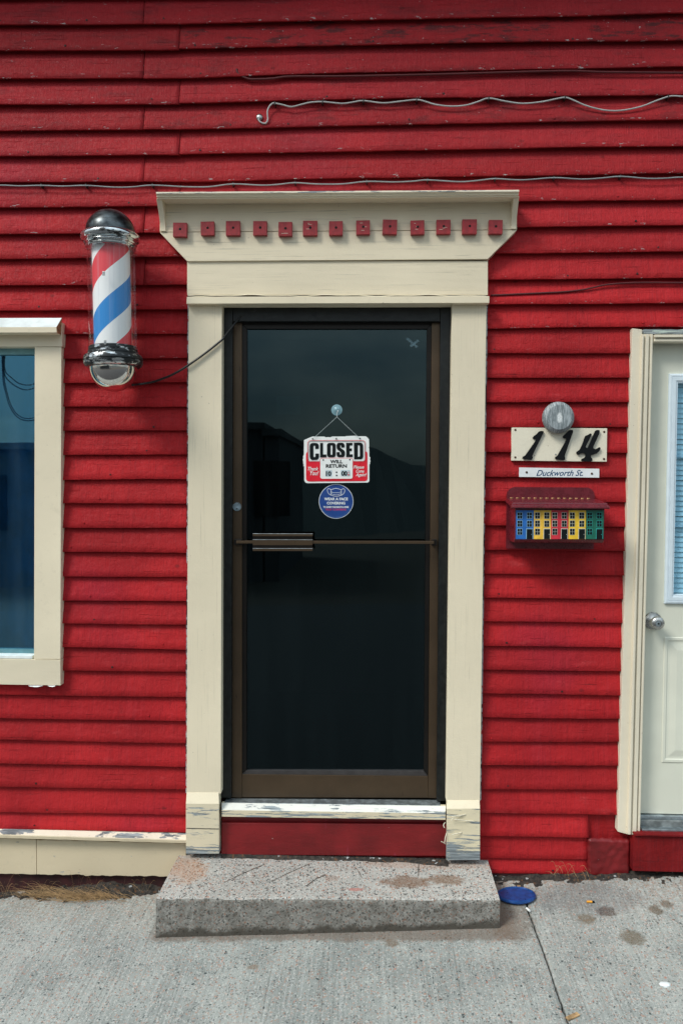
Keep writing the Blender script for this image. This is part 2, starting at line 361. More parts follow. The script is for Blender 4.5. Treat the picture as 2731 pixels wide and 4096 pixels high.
def tube(bm, pts, r, k=8, mat=0, closed=False):
    pts = [Vector(p) for p in pts]; rings = []; pn = None
    for i, p in enumerate(pts):
        d = (pts[min(i + 1, len(pts) - 1)] - pts[max(i - 1, 0)]).normalized()
        if pn is None: pn = d.orthogonal().normalized()
        pn = (pn - d * pn.dot(d)).normalized(); q = d.cross(pn)
        rings.append([bm.verts.new(p + (pn * math.cos(2 * math.pi * j / k) + q * math.sin(2 * math.pi * j / k)) * r) for j in range(k)])
    for a, b in zip(rings, rings[1:]):
        for j in range(k): bm.faces.new((a[j], a[(j + 1) % k], b[(j + 1) % k], b[j])).material_index = mat
    bm.faces.new(rings[0][::-1]).material_index = mat; bm.faces.new(rings[-1]).material_index = mat
def smooth_path(P, n=8):
    P = [Vector(p) for p in P]; out = []
    for i in range(len(P) - 1):
        a, b, c, d = P[max(i - 1, 0)], P[i], P[i + 1], P[min(i + 2, len(P) - 1)]
        for k in range(n):
            t = k / n
            out.append(.5 * ((2 * b) + (c - a) * t + (2 * a - 5 * b + 4 * c - d) * t * t + (3 * b - a - 3 * c + d) * t ** 3))
    return out + [P[-1]]
def lathe(bm, prof, k=48, M=Matrix(), mat=0, cap=True):   # prof: (r, z) about local z
    rings = []
    for r, z in prof:
        if r < 1e-6: rings.append([bm.verts.new(M @ Vector((0, 0, z)))])
        else: rings.append([bm.verts.new(M @ Vector((r * math.cos(2 * math.pi * j / k), r * math.sin(2 * math.pi * j / k), z))) for j in range(k)])
    for a, b in zip(rings, rings[1:]):
        for j in range(k):
            j2 = (j + 1) % k
            if len(a) == 1 and len(b) == 1: continue
            if len(a) == 1: f = (a[0], b[j2], b[j])
            elif len(b) == 1: f = (a[j], a[j2], b[0])
            else: f = (a[j], a[j2], b[j2], b[j])
            bm.faces.new(f).material_index = mat
    if cap:
        if len(rings[0]) > 1: bm.faces.new(rings[0][::-1]).material_index = mat
        if len(rings[-1]) > 1: bm.faces.new(rings[-1]).material_index = mat
TOWALL = Matrix.Rotation(rad(90), 4, 'X')          # local +z -> world -y
def disc_at(px, py, Y, prof, k=40, bm=None, mat=0, off=(0, 0, 0)):
    p = at(px, py, Y); lathe(bm, prof, k, Matrix.Translation(p + Vector(off)) @ TOWALL, mat)
def flat(bm, loops, Yc, e, mat=0):          # filled 2D outlines with holes, given in world (x,z); y = Yc +- e
    cu = bpy.data.curves.new('t', 'CURVE'); cu.dimensions = '2D'; cu.fill_mode = 'BOTH'; cu.extrude = e
    for L in loops:
        s = cu.splines.new('POLY'); s.points.add(len(L) - 1); s.use_cyclic_u = True
        for q, (x, z) in zip(s.points, L): q.co = (x, z, 0, 1)
    _curve_in(bm, cu, lambda v: Vector((v.x, Yc - v.z, v.y)), mat)
def _curve_in(bm, cu, fn, mat):
    ob = bpy.data.objects.new('t', cu); C.objects.link(ob)
    dg = bpy.context.evaluated_depsgraph_get(); dg.update()
    me = bpy.data.meshes.new_from_object(ob.evaluated_get(dg)); 
    base = [bm.verts.new(fn(v.co)) for v in me.vertices]
    for p in me.polygons:
        try: bm.faces.new([base[i] for i in p.vertices]).material_index = mat
        except ValueError: pass
    bpy.data.objects.remove(ob); bpy.data.curves.remove(cu); bpy.data.meshes.remove(me)
def wl(pts, Y): return [(q.x, q.z) for q in (at(x, y, Y) for x, y in pts)]
def text(bm, s, x0, y0, x1, y1, Y, e=.0003, mat=0, bold=0, shear=0, rot=0):   # text fitted to a photo-space box on plane Y
    cu = bpy.data.curves.new('t', 'FONT'); cu.body = s; cu.size = 1; cu.offset = bold; cu.shear = shear; cu.extrude = 0; cu.resolution_u = 3
    ob = bpy.data.objects.new('t', cu); C.objects.link(ob); dg = bpy.context.evaluated_depsgraph_get(); dg.update()
    me = bpy.data.meshes.new_from_object(ob.evaluated_get(dg))
    X = [v.co.x for v in me.vertices]; Z = [v.co.y for v in me.vertices]; bx0, bx1, bz0, bz1 = min(X), max(X), min(Z), max(Z)
    a = at(x0, y1, Y); b2 = at(x1, y1, Y); c = at(x0, y0, Y)
    vs = [bm.verts.new(a + (b2 - a) * ((v.co.x - bx0) / (bx1 - bx0)) + (c - a) * ((v.co.y - bz0) / (bz1 - bz0))) for v in me.vertices]
    for p in me.polygons:
        try: bm.faces.new([vs[i] for i in p.vertices]).material_index = mat
        except ValueError: pass
    bpy.data.objects.remove(ob); bpy.data.curves.remove(cu); bpy.data.meshes.remove(me)
def rr(x0, y0, x1, y1, r, n=5):
    P = []
    for cx, cy, a0 in ((x1 - r, y0 + r, -90), (x1 - r, y1 - r, 0), (x0 + r, y1 - r, 90), (x0 + r, y0 + r, 180)):
        for i in range(n + 1):
            a = rad(a0 + 90 * i / n); P.append((cx + r * math.cos(a), cy + r * math.sin(a)))
    return P

# ------------------------------------------------------------------ THE HOUSE
house = empty('clapboard_house')
tag(house, 'red clapboard shop front with cream trim around a dark glass door, filling the photo', 'building')
H = house
XL, XR, ZT = -3.2, 2.9, 4.45
dL, dR = at(886, 1600, -.04).x, at(1797, 1600, -.04).x        # door opening
dT = at(1340, 1200, -.04).z
wR = at(146, 2000, -.04).x; wL = wR - 1.15; wT = at(100, 1380, -.04).z; wB = at(100, 2630, -.04).z
sL = at(2560, 2200, -.04).x; sR = sL + .98; sT = at(2650, 1355, -.04).z

# rows of clapboard: lower-edge heights read along the wall
TOPR = [[98, 92, 80, 51], [200, 197, 183, 161], [314, 310, 290, 264], [418, 414, 399, 381], [520, 516, 500, 476], [623, 620, 607, 585], [727, 726, 712, 692],
        [829, 823, 812, 797], [934, 929, 917, 900], [1036, 1025, 1017, 1006], [1140, 1139, 1124, 1111], [1241, 1237, 1223, 1212]]
TOPX = [0, 740, 1366, 2731]
LR = [(1336, 1336), (1435, 1432), (1533, 1530), (1626, 1627), (1723, 1721), (1821, 1819), (1919, 1917), (2014, 2014), (2111, 2112), (2208, 2212), (2306, 2309), (2402, 2405),
      (2494, 2499), (2589, 2598), (2682, 2688), (2779, 2790), (2868 + 6, 2885), (2955 + 5, 2974), (3050 + 5, 3067), (3143 + 5, 3159), (3244 + 5, 3261), (3316, 3331)]
RR_ = [(1314, 1307), (1412, 1412), (1511, 1511), (1609, 1609), (1708, 1710), (1808, 1812), (1907, 1911), (2003, 2008), (2101, 2108), (2200, 2204), (2294, 2301), (2392, 2397), (2486, 2492),
       (2583, 2591), (2678, 2686), (2775, 2783), (2870, 2876), (2966, 2968), (3060, 3064), (3158, 3160), (3252, 3260), (3344, 3353), (3437, 3443), (3498, 3504)]
def nodes(xs, ys, Y): return [(q.x, q.z) for q in (at(x, y, Y) for x, y in zip(xs, ys))]
def lin(N, x):
    if x <= N[0][0]: return N[0][1]
    for (a, za), (b, zb) in zip(N, N[1:]):
        if x <= b: return za + (zb - za) * (x - a) / (b - a)
    return N[-1][1]
sid = bmesh.new(); uvl = sid.loops.layers.uv.new('UVMap'); rbl = sid.verts.layers.float.new('rough_board'); btl = sid.verts.layers.float.new('board_tone')
def board(x0, x1, lo, hi, yb, yt, seed, rough=0.0, dz=0.0, mat=0):
    n = max(2, int((x1 - x0) / .02)); k = 4; G = []
    for i in range(n + 1):
        x = x0 + (x1 - x0) * i / n
        wob = .0028 * noise.noise((x * 2.1, seed * 3.7, 0)) + .0012 * noise.noise((x * 14, seed, 2)) + (.0016 * noise.noise((x * 60, seed, 5)) if seed % 3 == 0 else 0)
        z0 = lin(lo, x) + wob + dz; z1 = lin(hi, x) + .012; yy = (.0045 if z0 > 2.6 else .0022) * noise.noise((x * 1.7, seed * 1.3, 4))
        col = []
        th = abs(yb)
        col.append((x, yb + yy + .0115, z0 + .035, 0)); col.append((x, yb + yy + .011, z0 + .001, 0)); col.append((x, yb + yy + .0015, z0, .0)); col.append((x, yb + yy, z0 + .0015, .02))
        for j in range(1, k + 1):
            t = j / k; col.append((x, (yb + yy) * (1 - t) + yt * t - .0012 * math.sin(t * math.pi) * noise.noise((x * 3, seed, t)), z0 + (z1 - z0) * t, t))
        G.append([(sid.verts.new(c[:3]), c[3], x) for c in col])
    for col in G:
        for v in col: v[0][rbl] = rough; v[0][btl] = (seed * .618034) % 1
    for a, b in zip(G, G[1:]):
        for j in range(len(a) - 1):
            f = sid.faces.new((a[j][0], b[j][0], b[j + 1][0], a[j + 1][0])); f.smooth = True; f.material_index = mat
            for l, q in zip(f.loops, (a[j], b[j], b[j + 1], a[j + 1])): l[uvl].uv = (q[2], q[1])
    for col in (G[0], G[-1]):
        vs = [q[0] for q in col[1:]] + [sid.verts.new((col[-1][2], -.0005, col[-1][0].co.z)), sid.verts.new((col[-1][2], -.0005, col[1][0].co.z))]
        try: sid.faces.new(vs)
        except ValueError: pass
    # nails
    x = x0 + random.uniform(.03, .3)
    while x < x1 - .02:
        z = lin(lo, x) + random.uniform(.012, .022); t = .15
        yf = yb * (1 - t) + yt * t
        lathe(sid, [(.0046, 0), (.004, .0018), (0, .0024)] if random.random() < .55 else [(.0034, -.0005), (.0034, .0004), (0, .0005)], 8, Matrix.Translation((x, yf - .0012, z)) @ TOWALL, 2 if random.random() < .4 else 0, cap=False)
        x += random.uniform(.22, .5)
YB, YT = -.031, -.003
above = None
# three rows over the frame
t0 = nodes(TOPX, TOPR[0], YB); rows = []
for k in range(7, 0, -1): rows.append([(x, z + .108 * k) for x, z in t0])
rows += [nodes(TOPX, r, YB) for r in TOPR]
JE, JO = at(574, 500, YB).x, at(717, 500, YB).x
hi = [(x, z + .108) for x, z in rows[0]]
for i, lo in enumerate(rows):
    r = i - 7; last = r == 11
    j = JE if r % 2 == 0 else JO
    jz = .004 if r % 2 else 0
    rough = {0: .2, 1: 1.0, 2: .15, 4: .45}.get(r, 0)
    if last:   # this row is interrupted by the door head
        board(XL, dL, lo, hi, YB, YT, i); board(dR, XR, lo, hi, YB, YT, i + 50)
    else:
        board(XL, j - .0012, lo, hi, YB, YT, i, rough * .3); board(j + .0012, XR, lo, hi, YB, YT, i + 50, rough, jz if r in (1, 3, 5) else 0)
    hi = lo
top_last = hi
hi = top_last
YB2 = -.0245
for i, (a, b) in enumerate(LR):
    lo = nodes([0 if i > 14 else 250, 745], [a, b], YB2)
    segs = [(XL, dL - .02)]
    if 1 <= i <= 14: segs = [(XL, wL - .02), (wR + .02, dL - .02)]
    if i == len(LR) - 1: lo = [(x, z) for x, z in lo]
    for s in segs: board(s[0], s[1], lo, hi, YB2, YT, i + 100 + int(s[0] * 3))
    hi = lo
hi = top_last
for i, (a, b) in enumerate(RR_):
    lo = nodes([1925, 2480], [a, b], YB2)
    segs = [(dR + .02, XR)]
    if i >= 1: segs = [(dR + .02, sL - .03), (sR + .06, XR)]
    if i >= 21: segs = [(dR + .02, at(2352, 3400, YB2).x), (sR + .06, XR)]
    for s in segs: board(s[0], s[1], lo, hi, YB2 if i < 22 else -.017, YT, i + 200 + int(s[0] * 3))
    hi = lo
siding = finish(sid, 'siding', [M_RED, M_REDP, M_NAIL], H)

# sheathing, other walls, roof and rooms behind
bm = bmesh.new()
ZB = -.25
for (a, b, c, d) in ((XL, wL, ZB, ZT), (wL, wR, wT + .05, ZT), (wL, wR, ZB, wB - .03), (wR, dL - .022, ZB, ZT), (dL - .022, dR + .022, dT + .02, ZT), (dL - .022, dR + .022, ZB, .12), (dR + .022, sL, ZB, ZT), (sL, sR, sT + .02, ZT), (sL, sR, ZB, .12), (sR, XR, ZB, ZT)):
    box(bm, a, b, .002, .12, c, d)
box(bm, XL, XL + .12, .121, 6, ZB, ZT); box(bm, XR - .12, XR, .121, 6, ZB, ZT); box(bm, XL + .121, XR - .121, 5.9, 6, ZB, ZT)
finish(bm, 'wall', M_REDP, H)
bm = bmesh.new(); box(bm, XL - .05, XR + .05, -.03, 6.05, ZT + .001, ZT + .16); finish(bm, 'roof', M_ROOF, H)
bm = bmesh.new(); box(bm, XL - .05, XR + .05, -.62, -.031, ZT - .12, ZT + .155); finish(bm, 'added_shade_eave', M_RED_E, H, bevel=.004)  # unseen overhang, added to shade the upper boards
bm = bmesh.new()
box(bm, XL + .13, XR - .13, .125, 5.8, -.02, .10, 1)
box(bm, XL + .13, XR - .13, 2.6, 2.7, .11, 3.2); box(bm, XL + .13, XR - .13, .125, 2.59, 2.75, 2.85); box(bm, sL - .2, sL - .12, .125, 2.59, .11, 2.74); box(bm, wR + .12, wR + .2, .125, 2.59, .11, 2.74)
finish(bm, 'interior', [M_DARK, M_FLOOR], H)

# door surround
YC = -.048
def pil(x0t, x1t, x0b, x1b, yt, yb):
    bm = bmesh.new(); pp(bm, [(x0t, yt), (x1t, yt), (x1b, yb), (x0b, yb)], YC, 0); return finish(bm, 'pilaster', M_CRZ, H, bevel=.0015)
pl = pil(755, 888, 747, 884, 1214, 3175); pr = pil(1807, 1945, 1784, 1919, 1212, 3206)
def plinth(x0, x1, yc, yt, yb, par, mat):
    bm = bmesh.new(); Yp = YC - .018
    a0, a1 = at(x0 + 3, yc, YC - .001), at(x1 - 2, yc, YC - .001); b0, b1 = at(x0, yt, Yp), at(x1, yt, Yp)
    # sloping cap
    vs = [bm.verts.new(p) for p in (a0, a1, b1, b0)]; bm.faces.new(vs).material_index = 1
    n = 26; L = []
    c0, c1 = at(x0, yb, Yp), at(x1, yb, Yp)
    top = [b0, b1]; bot = [bm.verts.new(c0), bm.verts.new(c1)]
    bm.faces.new((vs[3], vs[2], bot[1], bot[0]))
    w = [bm.verts.new((p.x, 0, p.z)) for p in (a0, a1, b1, b0, c0, c1)]
    bm.faces.new((vs[0], vs[3], bot[0], w[4], w[0])); bm.faces.new((vs[2], vs[1], w[1], w[5], bot[1])); bm.faces.new((bot[0], bot[1], w[5], w[4])); bm.faces.new((vs[1], vs[0], w[0], w[1]))
    finish(bm, 'plinth', [mat, M_CR], par, bevel=.0015)
zst = STZ
M_PLL = cream('plinth_peeling_foot', 'X', 1, (.74, .66, .48), zpeel=(zst - .03, zst + .10), stain=.3)
M_PLR = cream('plinth_peeling_patchy', 'X', 1, (.76, .68, .48), zpeel=(zst - .05, zst + .17), stain=.5)
plinth(744, 877, 3170, 3215, 3416, pl, M_PLL); plinth(1785, 1919, 3201, 3235, 3441, pr, M_PLR)
# old caulk and bare wood along the edges of the posts
def edge(x0, y0, x1, y1, Y, w, par, sd):
    bm = bmesh.new(); n = 90; A = []
    for i in range(n + 1):
        t = i / n; p = at(x0 + (x1 - x0) * t, y0 + (y1 - y0) * t, Y); j = .0012 * noise.noise((t * 60, sd, 0)) + .0014 * noise.noise((t * 17, sd, 4))
        A.append([bm.verts.new((p.x - w + j, -.004, p.z)), bm.verts.new((p.x - w + j, Y, p.z)), bm.verts.new((p.x + .0005, Y, p.z))])
    for p, q in zip(A, A[1:]):
        for k in range(2): bm.faces.new((p[k], q[k], q[k + 1], p[k + 1]))
    finish(bm, 'edge_caulk', M_EDGE, par)
b_ = NB('edge_caulk_mix'); q_ = b_.noise(1, 5, .7, b_.map((40, 40, 14)))
c_ = b_.mix(b_.rng(q_, .46, .5), (.02, .022, .03), (.34, .38, .40)); c_ = b_.mix(b_.rng(q_, .56, .58), c_, (.30, .012, .02)); M_EDGE = b_.set(c_, .7)
edge(755, 1216, 747.5, 3172, YC + .012, .0045, pl, 1); edge(1949, 1214, 1923, 3200, YC + .010, .004, pr, 2)
# joint line across the left plinth, splinters on the right one
bm = bmesh.new()
p0 = at(746, 3313, YC - .019); p1 = at(876, 3316, YC - .019); tube(bm, [p0, p1], .0012, 6)
finish(bm, 'plinth_joint', M_BRD, pl)
bm = bmesh.new()
for (a, b, c) in (((1862, 3258), (1832, 3262), (1805, 3266)), ((1850, 3262), (1815, 3270), (1803, 3284)), ((1900, 3286), (1850, 3281), (1815, 3277)), ((1846, 3330), (1826, 3334), (1808, 3338)), ((1779, 3290), (1773, 3300), (1777, 3312)), ((1781, 3376), (1772, 3370), (1764, 3366)), ((1786, 3330), (1780, 3350), (1777, 3372))):
    P = smooth_path([at(*a, YC - .019), at(*b, YC - .028), at(*c, YC - .034)], 4)
    tube(bm, P, .0016, 5)
finish(bm, 'splinter', M_PLATE, pr, smooth=True)

bm = bmesh.new(); rect(bm, 749, 1044, 1950, 1180, YC - .004, 0)
frieze = finish(bm, 'frieze', M_CRX, H, bevel=.001)
bm = bmesh.new()
ragged(bm, (at(748, 1187, YC - .03), at(1956, 1184, YC - .03)), (at(746, 1215, YC - .03), at(1956, 1212, YC - .03)), YC - .03, 0, 40, .0006)
head = finish(bm, 'head_trim', M_CR, H, bevel=.0015)
bm = bmesh.new()   # curled strip of old caulk along the ledge
P = [at(752 + 1190 * i / 40, 1182 + 2.2 * math.sin(i * .55) + 1.6 * math.sin(i * 1.3), YC - .014 - .006 * abs(math.sin(i * .4))) for i in range(41)]
tube(bm, P, .0016, 5); finish(bm, 'caulk_strip', M_PLATE, head, smooth=True)
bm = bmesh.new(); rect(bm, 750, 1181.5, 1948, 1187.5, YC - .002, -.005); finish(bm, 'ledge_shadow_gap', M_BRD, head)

YCO = YC - .012
bm = bmesh.new()
pp(bm, [(640, 930), (2066, 920), (1950, 1036), (749, 1045)], YCO, 0)                      # lower board, ends cut on the slant
finish(bm, 'cornice_lower_board', M_CRX, H, bevel=.0012)
bm = bmesh.new(); pp(bm, [(640, 800), (2066, 796), (2066, 918), (640, 928)], YCO, 0)
corn = finish(bm, 'cornice', M_CRX, H, bevel=.0012)
# cap moulding swept along x
LX, RX = at(628, 775, YCO - .075).x, at(2073, 770, YCO - .075).x
zt = at(1350, 765, YCO - .085).z; zb = at(1350, 786, YCO - .085).z; q = zt - zb
prof = [(0, zt + .012), (-.030, zt + .012 - .004), (YCO - .088, zt + .002), (YCO - .088, zt - q * .25), (YCO - .083, zt - q * .30), (YCO - .083, zt - q * .45), (YCO - .079, zt - q * .5), (YCO - .079, zt - q * .72), (YCO - .073, zt - q * .78), (YCO - .073, zb), (YCO, zb + .004), (0, zb + .004)]
bm = bmesh.new(); a = [bm.verts.new((LX, y, z + .0)) for y, z in prof]; b = [bm.verts.new((RX, y, z - .003)) for y, z in prof]
for i in range(len(prof)):
    f = bm.faces.new((a[i], b[i], b[(i + 1) % len(prof)], a[(i + 1) % len(prof)]))
    if i in (0, 1, 2): f.material_index = 1
bm.faces.new(a[::-1]); bm.faces.new(b)
finish(bm, 'cap_moulding', [M_CR, M_CRP], corn, bevel=.001)
def bracket(x0, x1, s):
    bm = bmesh.new(); P = []; z1 = zb + .003; z0 = at(650, 926, YCO).z; n = 14
    for i in range(n + 1):
        t = i / n; P.append((YCO - .006 - .062 * (1 - math.sin(t * math.pi / 2)) ** .9, z1 + (z0 - z1) * t))
    A = at(x0, 860, YCO - .03).x; B = at(x1, 860, YCO - .03).x
    L = [bm.verts.new((A, y, z)) for y, z in P] + [bm.verts.new((A, YCO + .001, z0)), bm.verts.new((A, YCO + .001, z1))]
    R = [bm.verts.new((B, y, z)) for y, z in P] + [bm.verts.new((B, YCO + .001, z0)), bm.verts.new((B, YCO + .001, z1))]
    for i in range(len(L)): bm.faces.new((L[i], R[i], R[(i + 1) % len(L)], L[(i + 1) % len(L)]))
    bm.faces.new(L[::-1]); bm.faces.new(R); finish(bm, 'end_bracket', M_CR, corn, bevel=.001)
bracket(636, 657, -1); bracket(2047, 2068, 1)
DX = [(720, 920), (830, 915), (932, 914.5), (1040, 914), (1141, 917), (1240, 914), (1343, 914), (1451.5, 911), (1558.5, 909), (1669, 911), (1773, 909), (1877, 908), (1981.5, 909)]
for i, (x, y) in enumerate(DX):
    bm = bmesh.new(); w = 26.5; t = [.6, -.5, 0, .4, 0, .2, 0, -.4, 1.2, -1, 0, .2, .4][i]
    Yd = YCO - .021 - .002 * math.sin(i * 2.3); c = at(x, y - 2, Yd); s = .0283 * (1 + .03 * math.sin(i * 4.1))
    R_ = Matrix.Translation(c) @ Matrix.Rotation(rad(t * 1.6), 4, 'Y')
    vs = [bm.verts.new(R_ @ Vector((a * s, b, z * s))) for a in (-1, 1) for b in (0, .0205) for z in (-1, 1)]
    for f in ((0, 1, 3, 2), (4, 6, 7, 5), (0, 4, 5, 1), (2, 3, 7, 6), (0, 2, 6, 4), (1, 5, 7, 3)): bm.faces.new([vs[k] for k in f])
    lathe(bm, [(.0052, 0), (.0052, .0008), (0, .0009)], 12, Matrix.Translation(c + Vector((.001, 0, .002))) @ TOWALL, 1, cap=False)
    if i in (4, 5, 7, 9, 10): # scraped strips of bare wood
        for _ in range(3 if i != 4 else 1):
            a = random.uniform(-.02, .008); z = random.uniform(-.018, .02) if i != 4 else -.019; l = random.uniform(.006, .016) if i != 4 else .028
            box(bm, c.x + a, c.x + a + l, c.y - .0006, c.y + .0005, c.z + z, c.z + z + .0013, 2)
    finish(bm, 'dentil_block', [M_REDD, M_BLACK, M_PLATE], corn, bevel=.0014)

# frame and leaf of the glass door
YJ = .003; YL = .03; YG = .048
bm = bmesh.new()
pp(bm, [(866, 1200), (931, 1200), (925, 3192), (862, 3192)], YJ, .10); pp(bm, [(1761, 1200), (1832, 1200), (1810, 3205), (1746, 3205)], YJ, .10)
pp(bm, [(931.5, 1200), (1760.5, 1200), (1760, 1286), (932, 1286)], YJ, .10)  # black header carried lower, standing in for shade at the door top
finish(bm, 'door_frame', M_JAMB, H, bevel=.002)
bm = bmesh.new()
# leaf frame as four mitre-free members butted end to end
pp(bm, [(932, 1246), (968, 1246), (968, 3192), (925.5, 3190)], YL, YL + .045)
pp(bm, [(1726, 1246), (1759.5, 1246), (1746, 3194), (1711.5, 3192)], YL, YL + .045)
pp(bm, [(968.6, 1246), (1725.4, 1246), (1725.2, 1296), (968.6, 1297)], YL + .001, YL + .045, 1)  # top rail in the dark stop bronze: shadow under the head painted in
pp(bm, [(968.6, 3097), (1711, 3104), (1711, 3192), (968.6, 3190)], YL + .001, YL + .045)
door = finish(bm, 'glass_door', [M_BRZ, M_BRD], H, bevel=.0015)
bm = bmesh.new()
Ys = YL + .006
pp(bm, [(969, 1297), (988, 1316), (986, 3081), (969, 3096)], Ys, YG + .01)
pp(bm, [(1706.5, 1316), (1725, 1297), (1711, 3103), (1694.5, 3083)], Ys, YG + .01)
pp(bm, [(969.5, 1297), (1724.5, 1297), (1706, 1315.6), (988.5, 1315.6)], Ys, YG + .01)
pp(bm, [(986.5, 3081.5), (1694, 3083.5), (1710, 3103.5), (969.5, 3096.5)], Ys - .004, YG + .01, 1)
finish(bm, 'glazing_stop', [M_BRD, plain('dark_grey_bead', (.055, .05, .05), .4, .3)], door, bevel=.001)
bm = bmesh.new(); pp(bm, [(984, 1312), (1710, 1312), (1698, 3087), (982, 3087)], YG, YG + .005); finish(bm, 'pane', M_GDOOR, door)
# push bar
YP = YL - .045
bm = bmesh.new(); pp(bm, [(945, 2163), (1735, 2164), (1735, 2175.5), (945, 2174)], YP, YP + .010)
finish(bm, 'push_bar', M_BRZ, door, bevel=.0012)
bm = bmesh.new()
pp(bm, [(936, 2157), (969, 2157), (969, 2180), (936, 2180)], YP + .0105, YL - .0005); finish(bm, 'push_bar_bracket', M_BRD, door, bevel=.0015)
bm = bmesh.new(); pp(bm, [(1728, 2158), (1747, 2158), (1746, 2183), (1727, 2183)], YP + .0105, YL - .0005)
finish(bm, 'push_bar_bracket', M_BRD, door, bevel=.0015)
bm = bmesh.new()
for a, b, yy in ((2134, 2145, 0), (2158, 2181, .002), (2193, 2204, 0)):
    rect(bm, 1011, a, 1250, b, YP - .006 + yy, YP - .001)
rect(bm, 1011.5, 2144, 1249.5, 2159.5, YP - .0015, YP - .0005, 1); rect(bm, 1011.5, 2180, 1249.5, 2194, YP - .0015, YP - .0005, 1)
finish(bm, 'grip_plate', [M_BRZ, M_BRD], door, bevel=.0008)
bm = bmesh.new(); pk = at(1013, 2136, YP - .007)
for a in (2134.6, 2158.6, 2193.6): tube(bm, [at(1011, a, YP - .0066 + (.002 if a == 2158.6 else 0)), at(1250, a + .8, YP - .0066 + (.002 if a == 2158.6 else 0))], .0007, 5)
finish(bm, 'worn_bright_edge', M_SILV, door)
bm = bmesh.new()
disc_at(949, 2027, YL, [(.0185, 0), (.0185, .006), (.0172, .0085), (.016, .0085), (.0155, .007), (0, .0075)], 32, bm)
disc_at(950, 2033, YL, [(.0075, .0072), (.0075, .0095), (.006, .0098), (0, .0098)], 20, bm)
disc_at(950, 2034, YL, [(.0022, .0096), (.0022, .0102), (0, .0102)], 8, bm, 1)
finish(bm, 'lock_cylinder', [plain('lock_steel', (.32, .40, .44), .35, .7), M_BLACK], door, smooth=True, auto=35)
# threshold, wooden sill, riser
bm = bmesh.new(); za = at(1300, 3197, 0).z
a0, a1 = at(905, 3193, YL - .004), at(1758, 3199, YL - .004); b0, b1 = at(898, 3210, -.02), at(1760, 3222, -.02)
vs = [bm.verts.new(p) for p in (a0, a1, b1, b0)]; bm.faces.new(vs); ww = [bm.verts.new((p.x, p.y, p.z - .02)) for p in (a0, a1, b1, b0)]; bm.faces.new(ww[::-1])
for i in range(4): bm.faces.new((vs[i], ww[i], ww[(i + 1) % 4], vs[(i + 1) % 4]))
thr = finish(bm, 'threshold', M_SILV, H, bevel=.001)
bm = bmesh.new()
f0, f1 = at(887, 3240, YC - .008), at(1781, 3253, YC - .008); g0, g1 = at(887, 3267, YC - .008), at(1781, 3280, YC - .008)
h0, h1 = at(887, 3211, -.021), at(1783, 3224, -.021)
vs = [bm.verts.new(p) for p in (h0, h1, f1, f0, g0, g1)]; bm.faces.new((vs[0], vs[1], vs[2], vs[3])).material_index = 1; bm.faces.new((vs[3], vs[2], vs[5], vs[4]))
w = [bm.verts.new((p.x, -.006, p.z)) for p in (h0, h1, g0, g1)]; bm.faces.new((vs[4], vs[5], w[3], w[2])); bm.faces.new((vs[0], w[0], w[1], vs[1])); bm.faces.new((vs[0], vs[3], vs[4], w[2], w[0])); bm.faces.new((vs[1], w[1], w[3], vs[5], vs[2]))
M_SILLF = cream('sill_flaking_front', 'X', .75, (.72, .64, .46)); M_SILLT = cream('sill_flaking_top', 'X', .35, (.80, .80, .74), groove=0)
finish(bm, 'sill', [M_SILLF, M_SILLT], thr, bevel=.0015)
bm = bmesh.new(); pp(bm, [(886, 3255), (1790, 3268), (1790, 3292), (886, 3288)], -.018, 0); pp(bm, [(886, 3291), (1790, 3298), (1790, 3425), (886, 3420)], -.034, 0)
b_ = NB('riser_paint'); c_ = b_.mix(b_.rng(b_.noise(4, 3), .35, .65), (.13, .007, .009), (.22, .011, .014))
c_ = b_.mix(b_.mth('MULTIPLY', b_.rng(b_.noise(1, 3, .5, b_.map((30, 1, 5))), .66, .74), .35), c_, (.35, .06, .13))
c_ = b_.mix(b_.rng(b_.noise(55, 2), .765, .775), c_, (.5, .5, .5)); b_.bump(b_.mth('ADD', b_.noise(1, 3, .5, b_.map((9, 9, 22))), b_.mth('MULTIPLY', b_.noise(150, 3), .15)), .7, .008)
M_RISER = b_.set(c_, .42, 0, .4)
finish(bm, 'riser_board', M_RISER, H, bevel=.003)

# left window
YW = -.045
bm = bmesh.new()
pp(bm, [(140, 1388), (247, 1388), (243, 2637), (137, 2637)], YW, 0)
xa = wL; 
box(bm, xa - .11, xa, YW, 0, at(100, 2636, YW).z, at(100, 1388, YW).z)
pc = at(250, 1331, YW); pd = at(250, 1387, YW); box(bm, xa - .12, pc.x, YW - .002, 0, pd.z + .0005, at(250, 1290, YW).z)
win = finish(bm, 'window', M_CR, H, bevel=.0015)
bm = bmesh.new()
A = at(245, 1275, -.048); B = at(227, 1308, YW - .055); Cc = at(229.6, 1330, YW - .055)
cap = [(A.y, A.z + .004), (B.y, B.z), (Cc.y + .001, Cc.z), (YW - .0021, Cc.z - .001), (YW - .0021, A.z)]
for i, (xx, ins) in enumerate(((xa - .14, 0), (A.x, 0))): pass
Lv = [bm.verts.new((xa - .14, y, z)) for y, z in cap]; Rx = [A.x + .004, B.x, B.x + .001, A.x, A.x + .004]; Rv = [bm.verts.new((Rx[i], y, z)) for i, (y, z) in enumerate(cap)]
for i in range(5):
    f = bm.faces.new((Lv[i], Rv[i], Rv[(i + 1) % 5], Lv[(i + 1) % 5])); f.material_index = 1 if i == 0 else 0
bm.faces.new(Lv[::-1]); bm.faces.new(Rv).material_index = 2
finish(bm, 'cap', [M_CR, plain('chalky_white_paint', (.72, .80, .80), .6, bscale=90, var=.12, vscale=12), M_STRAW], win, bevel=.001)
bm = bmesh.new()
zA = at(100, 2637, YW - .003).z; e = at(243.5, 2744, YW - .003)
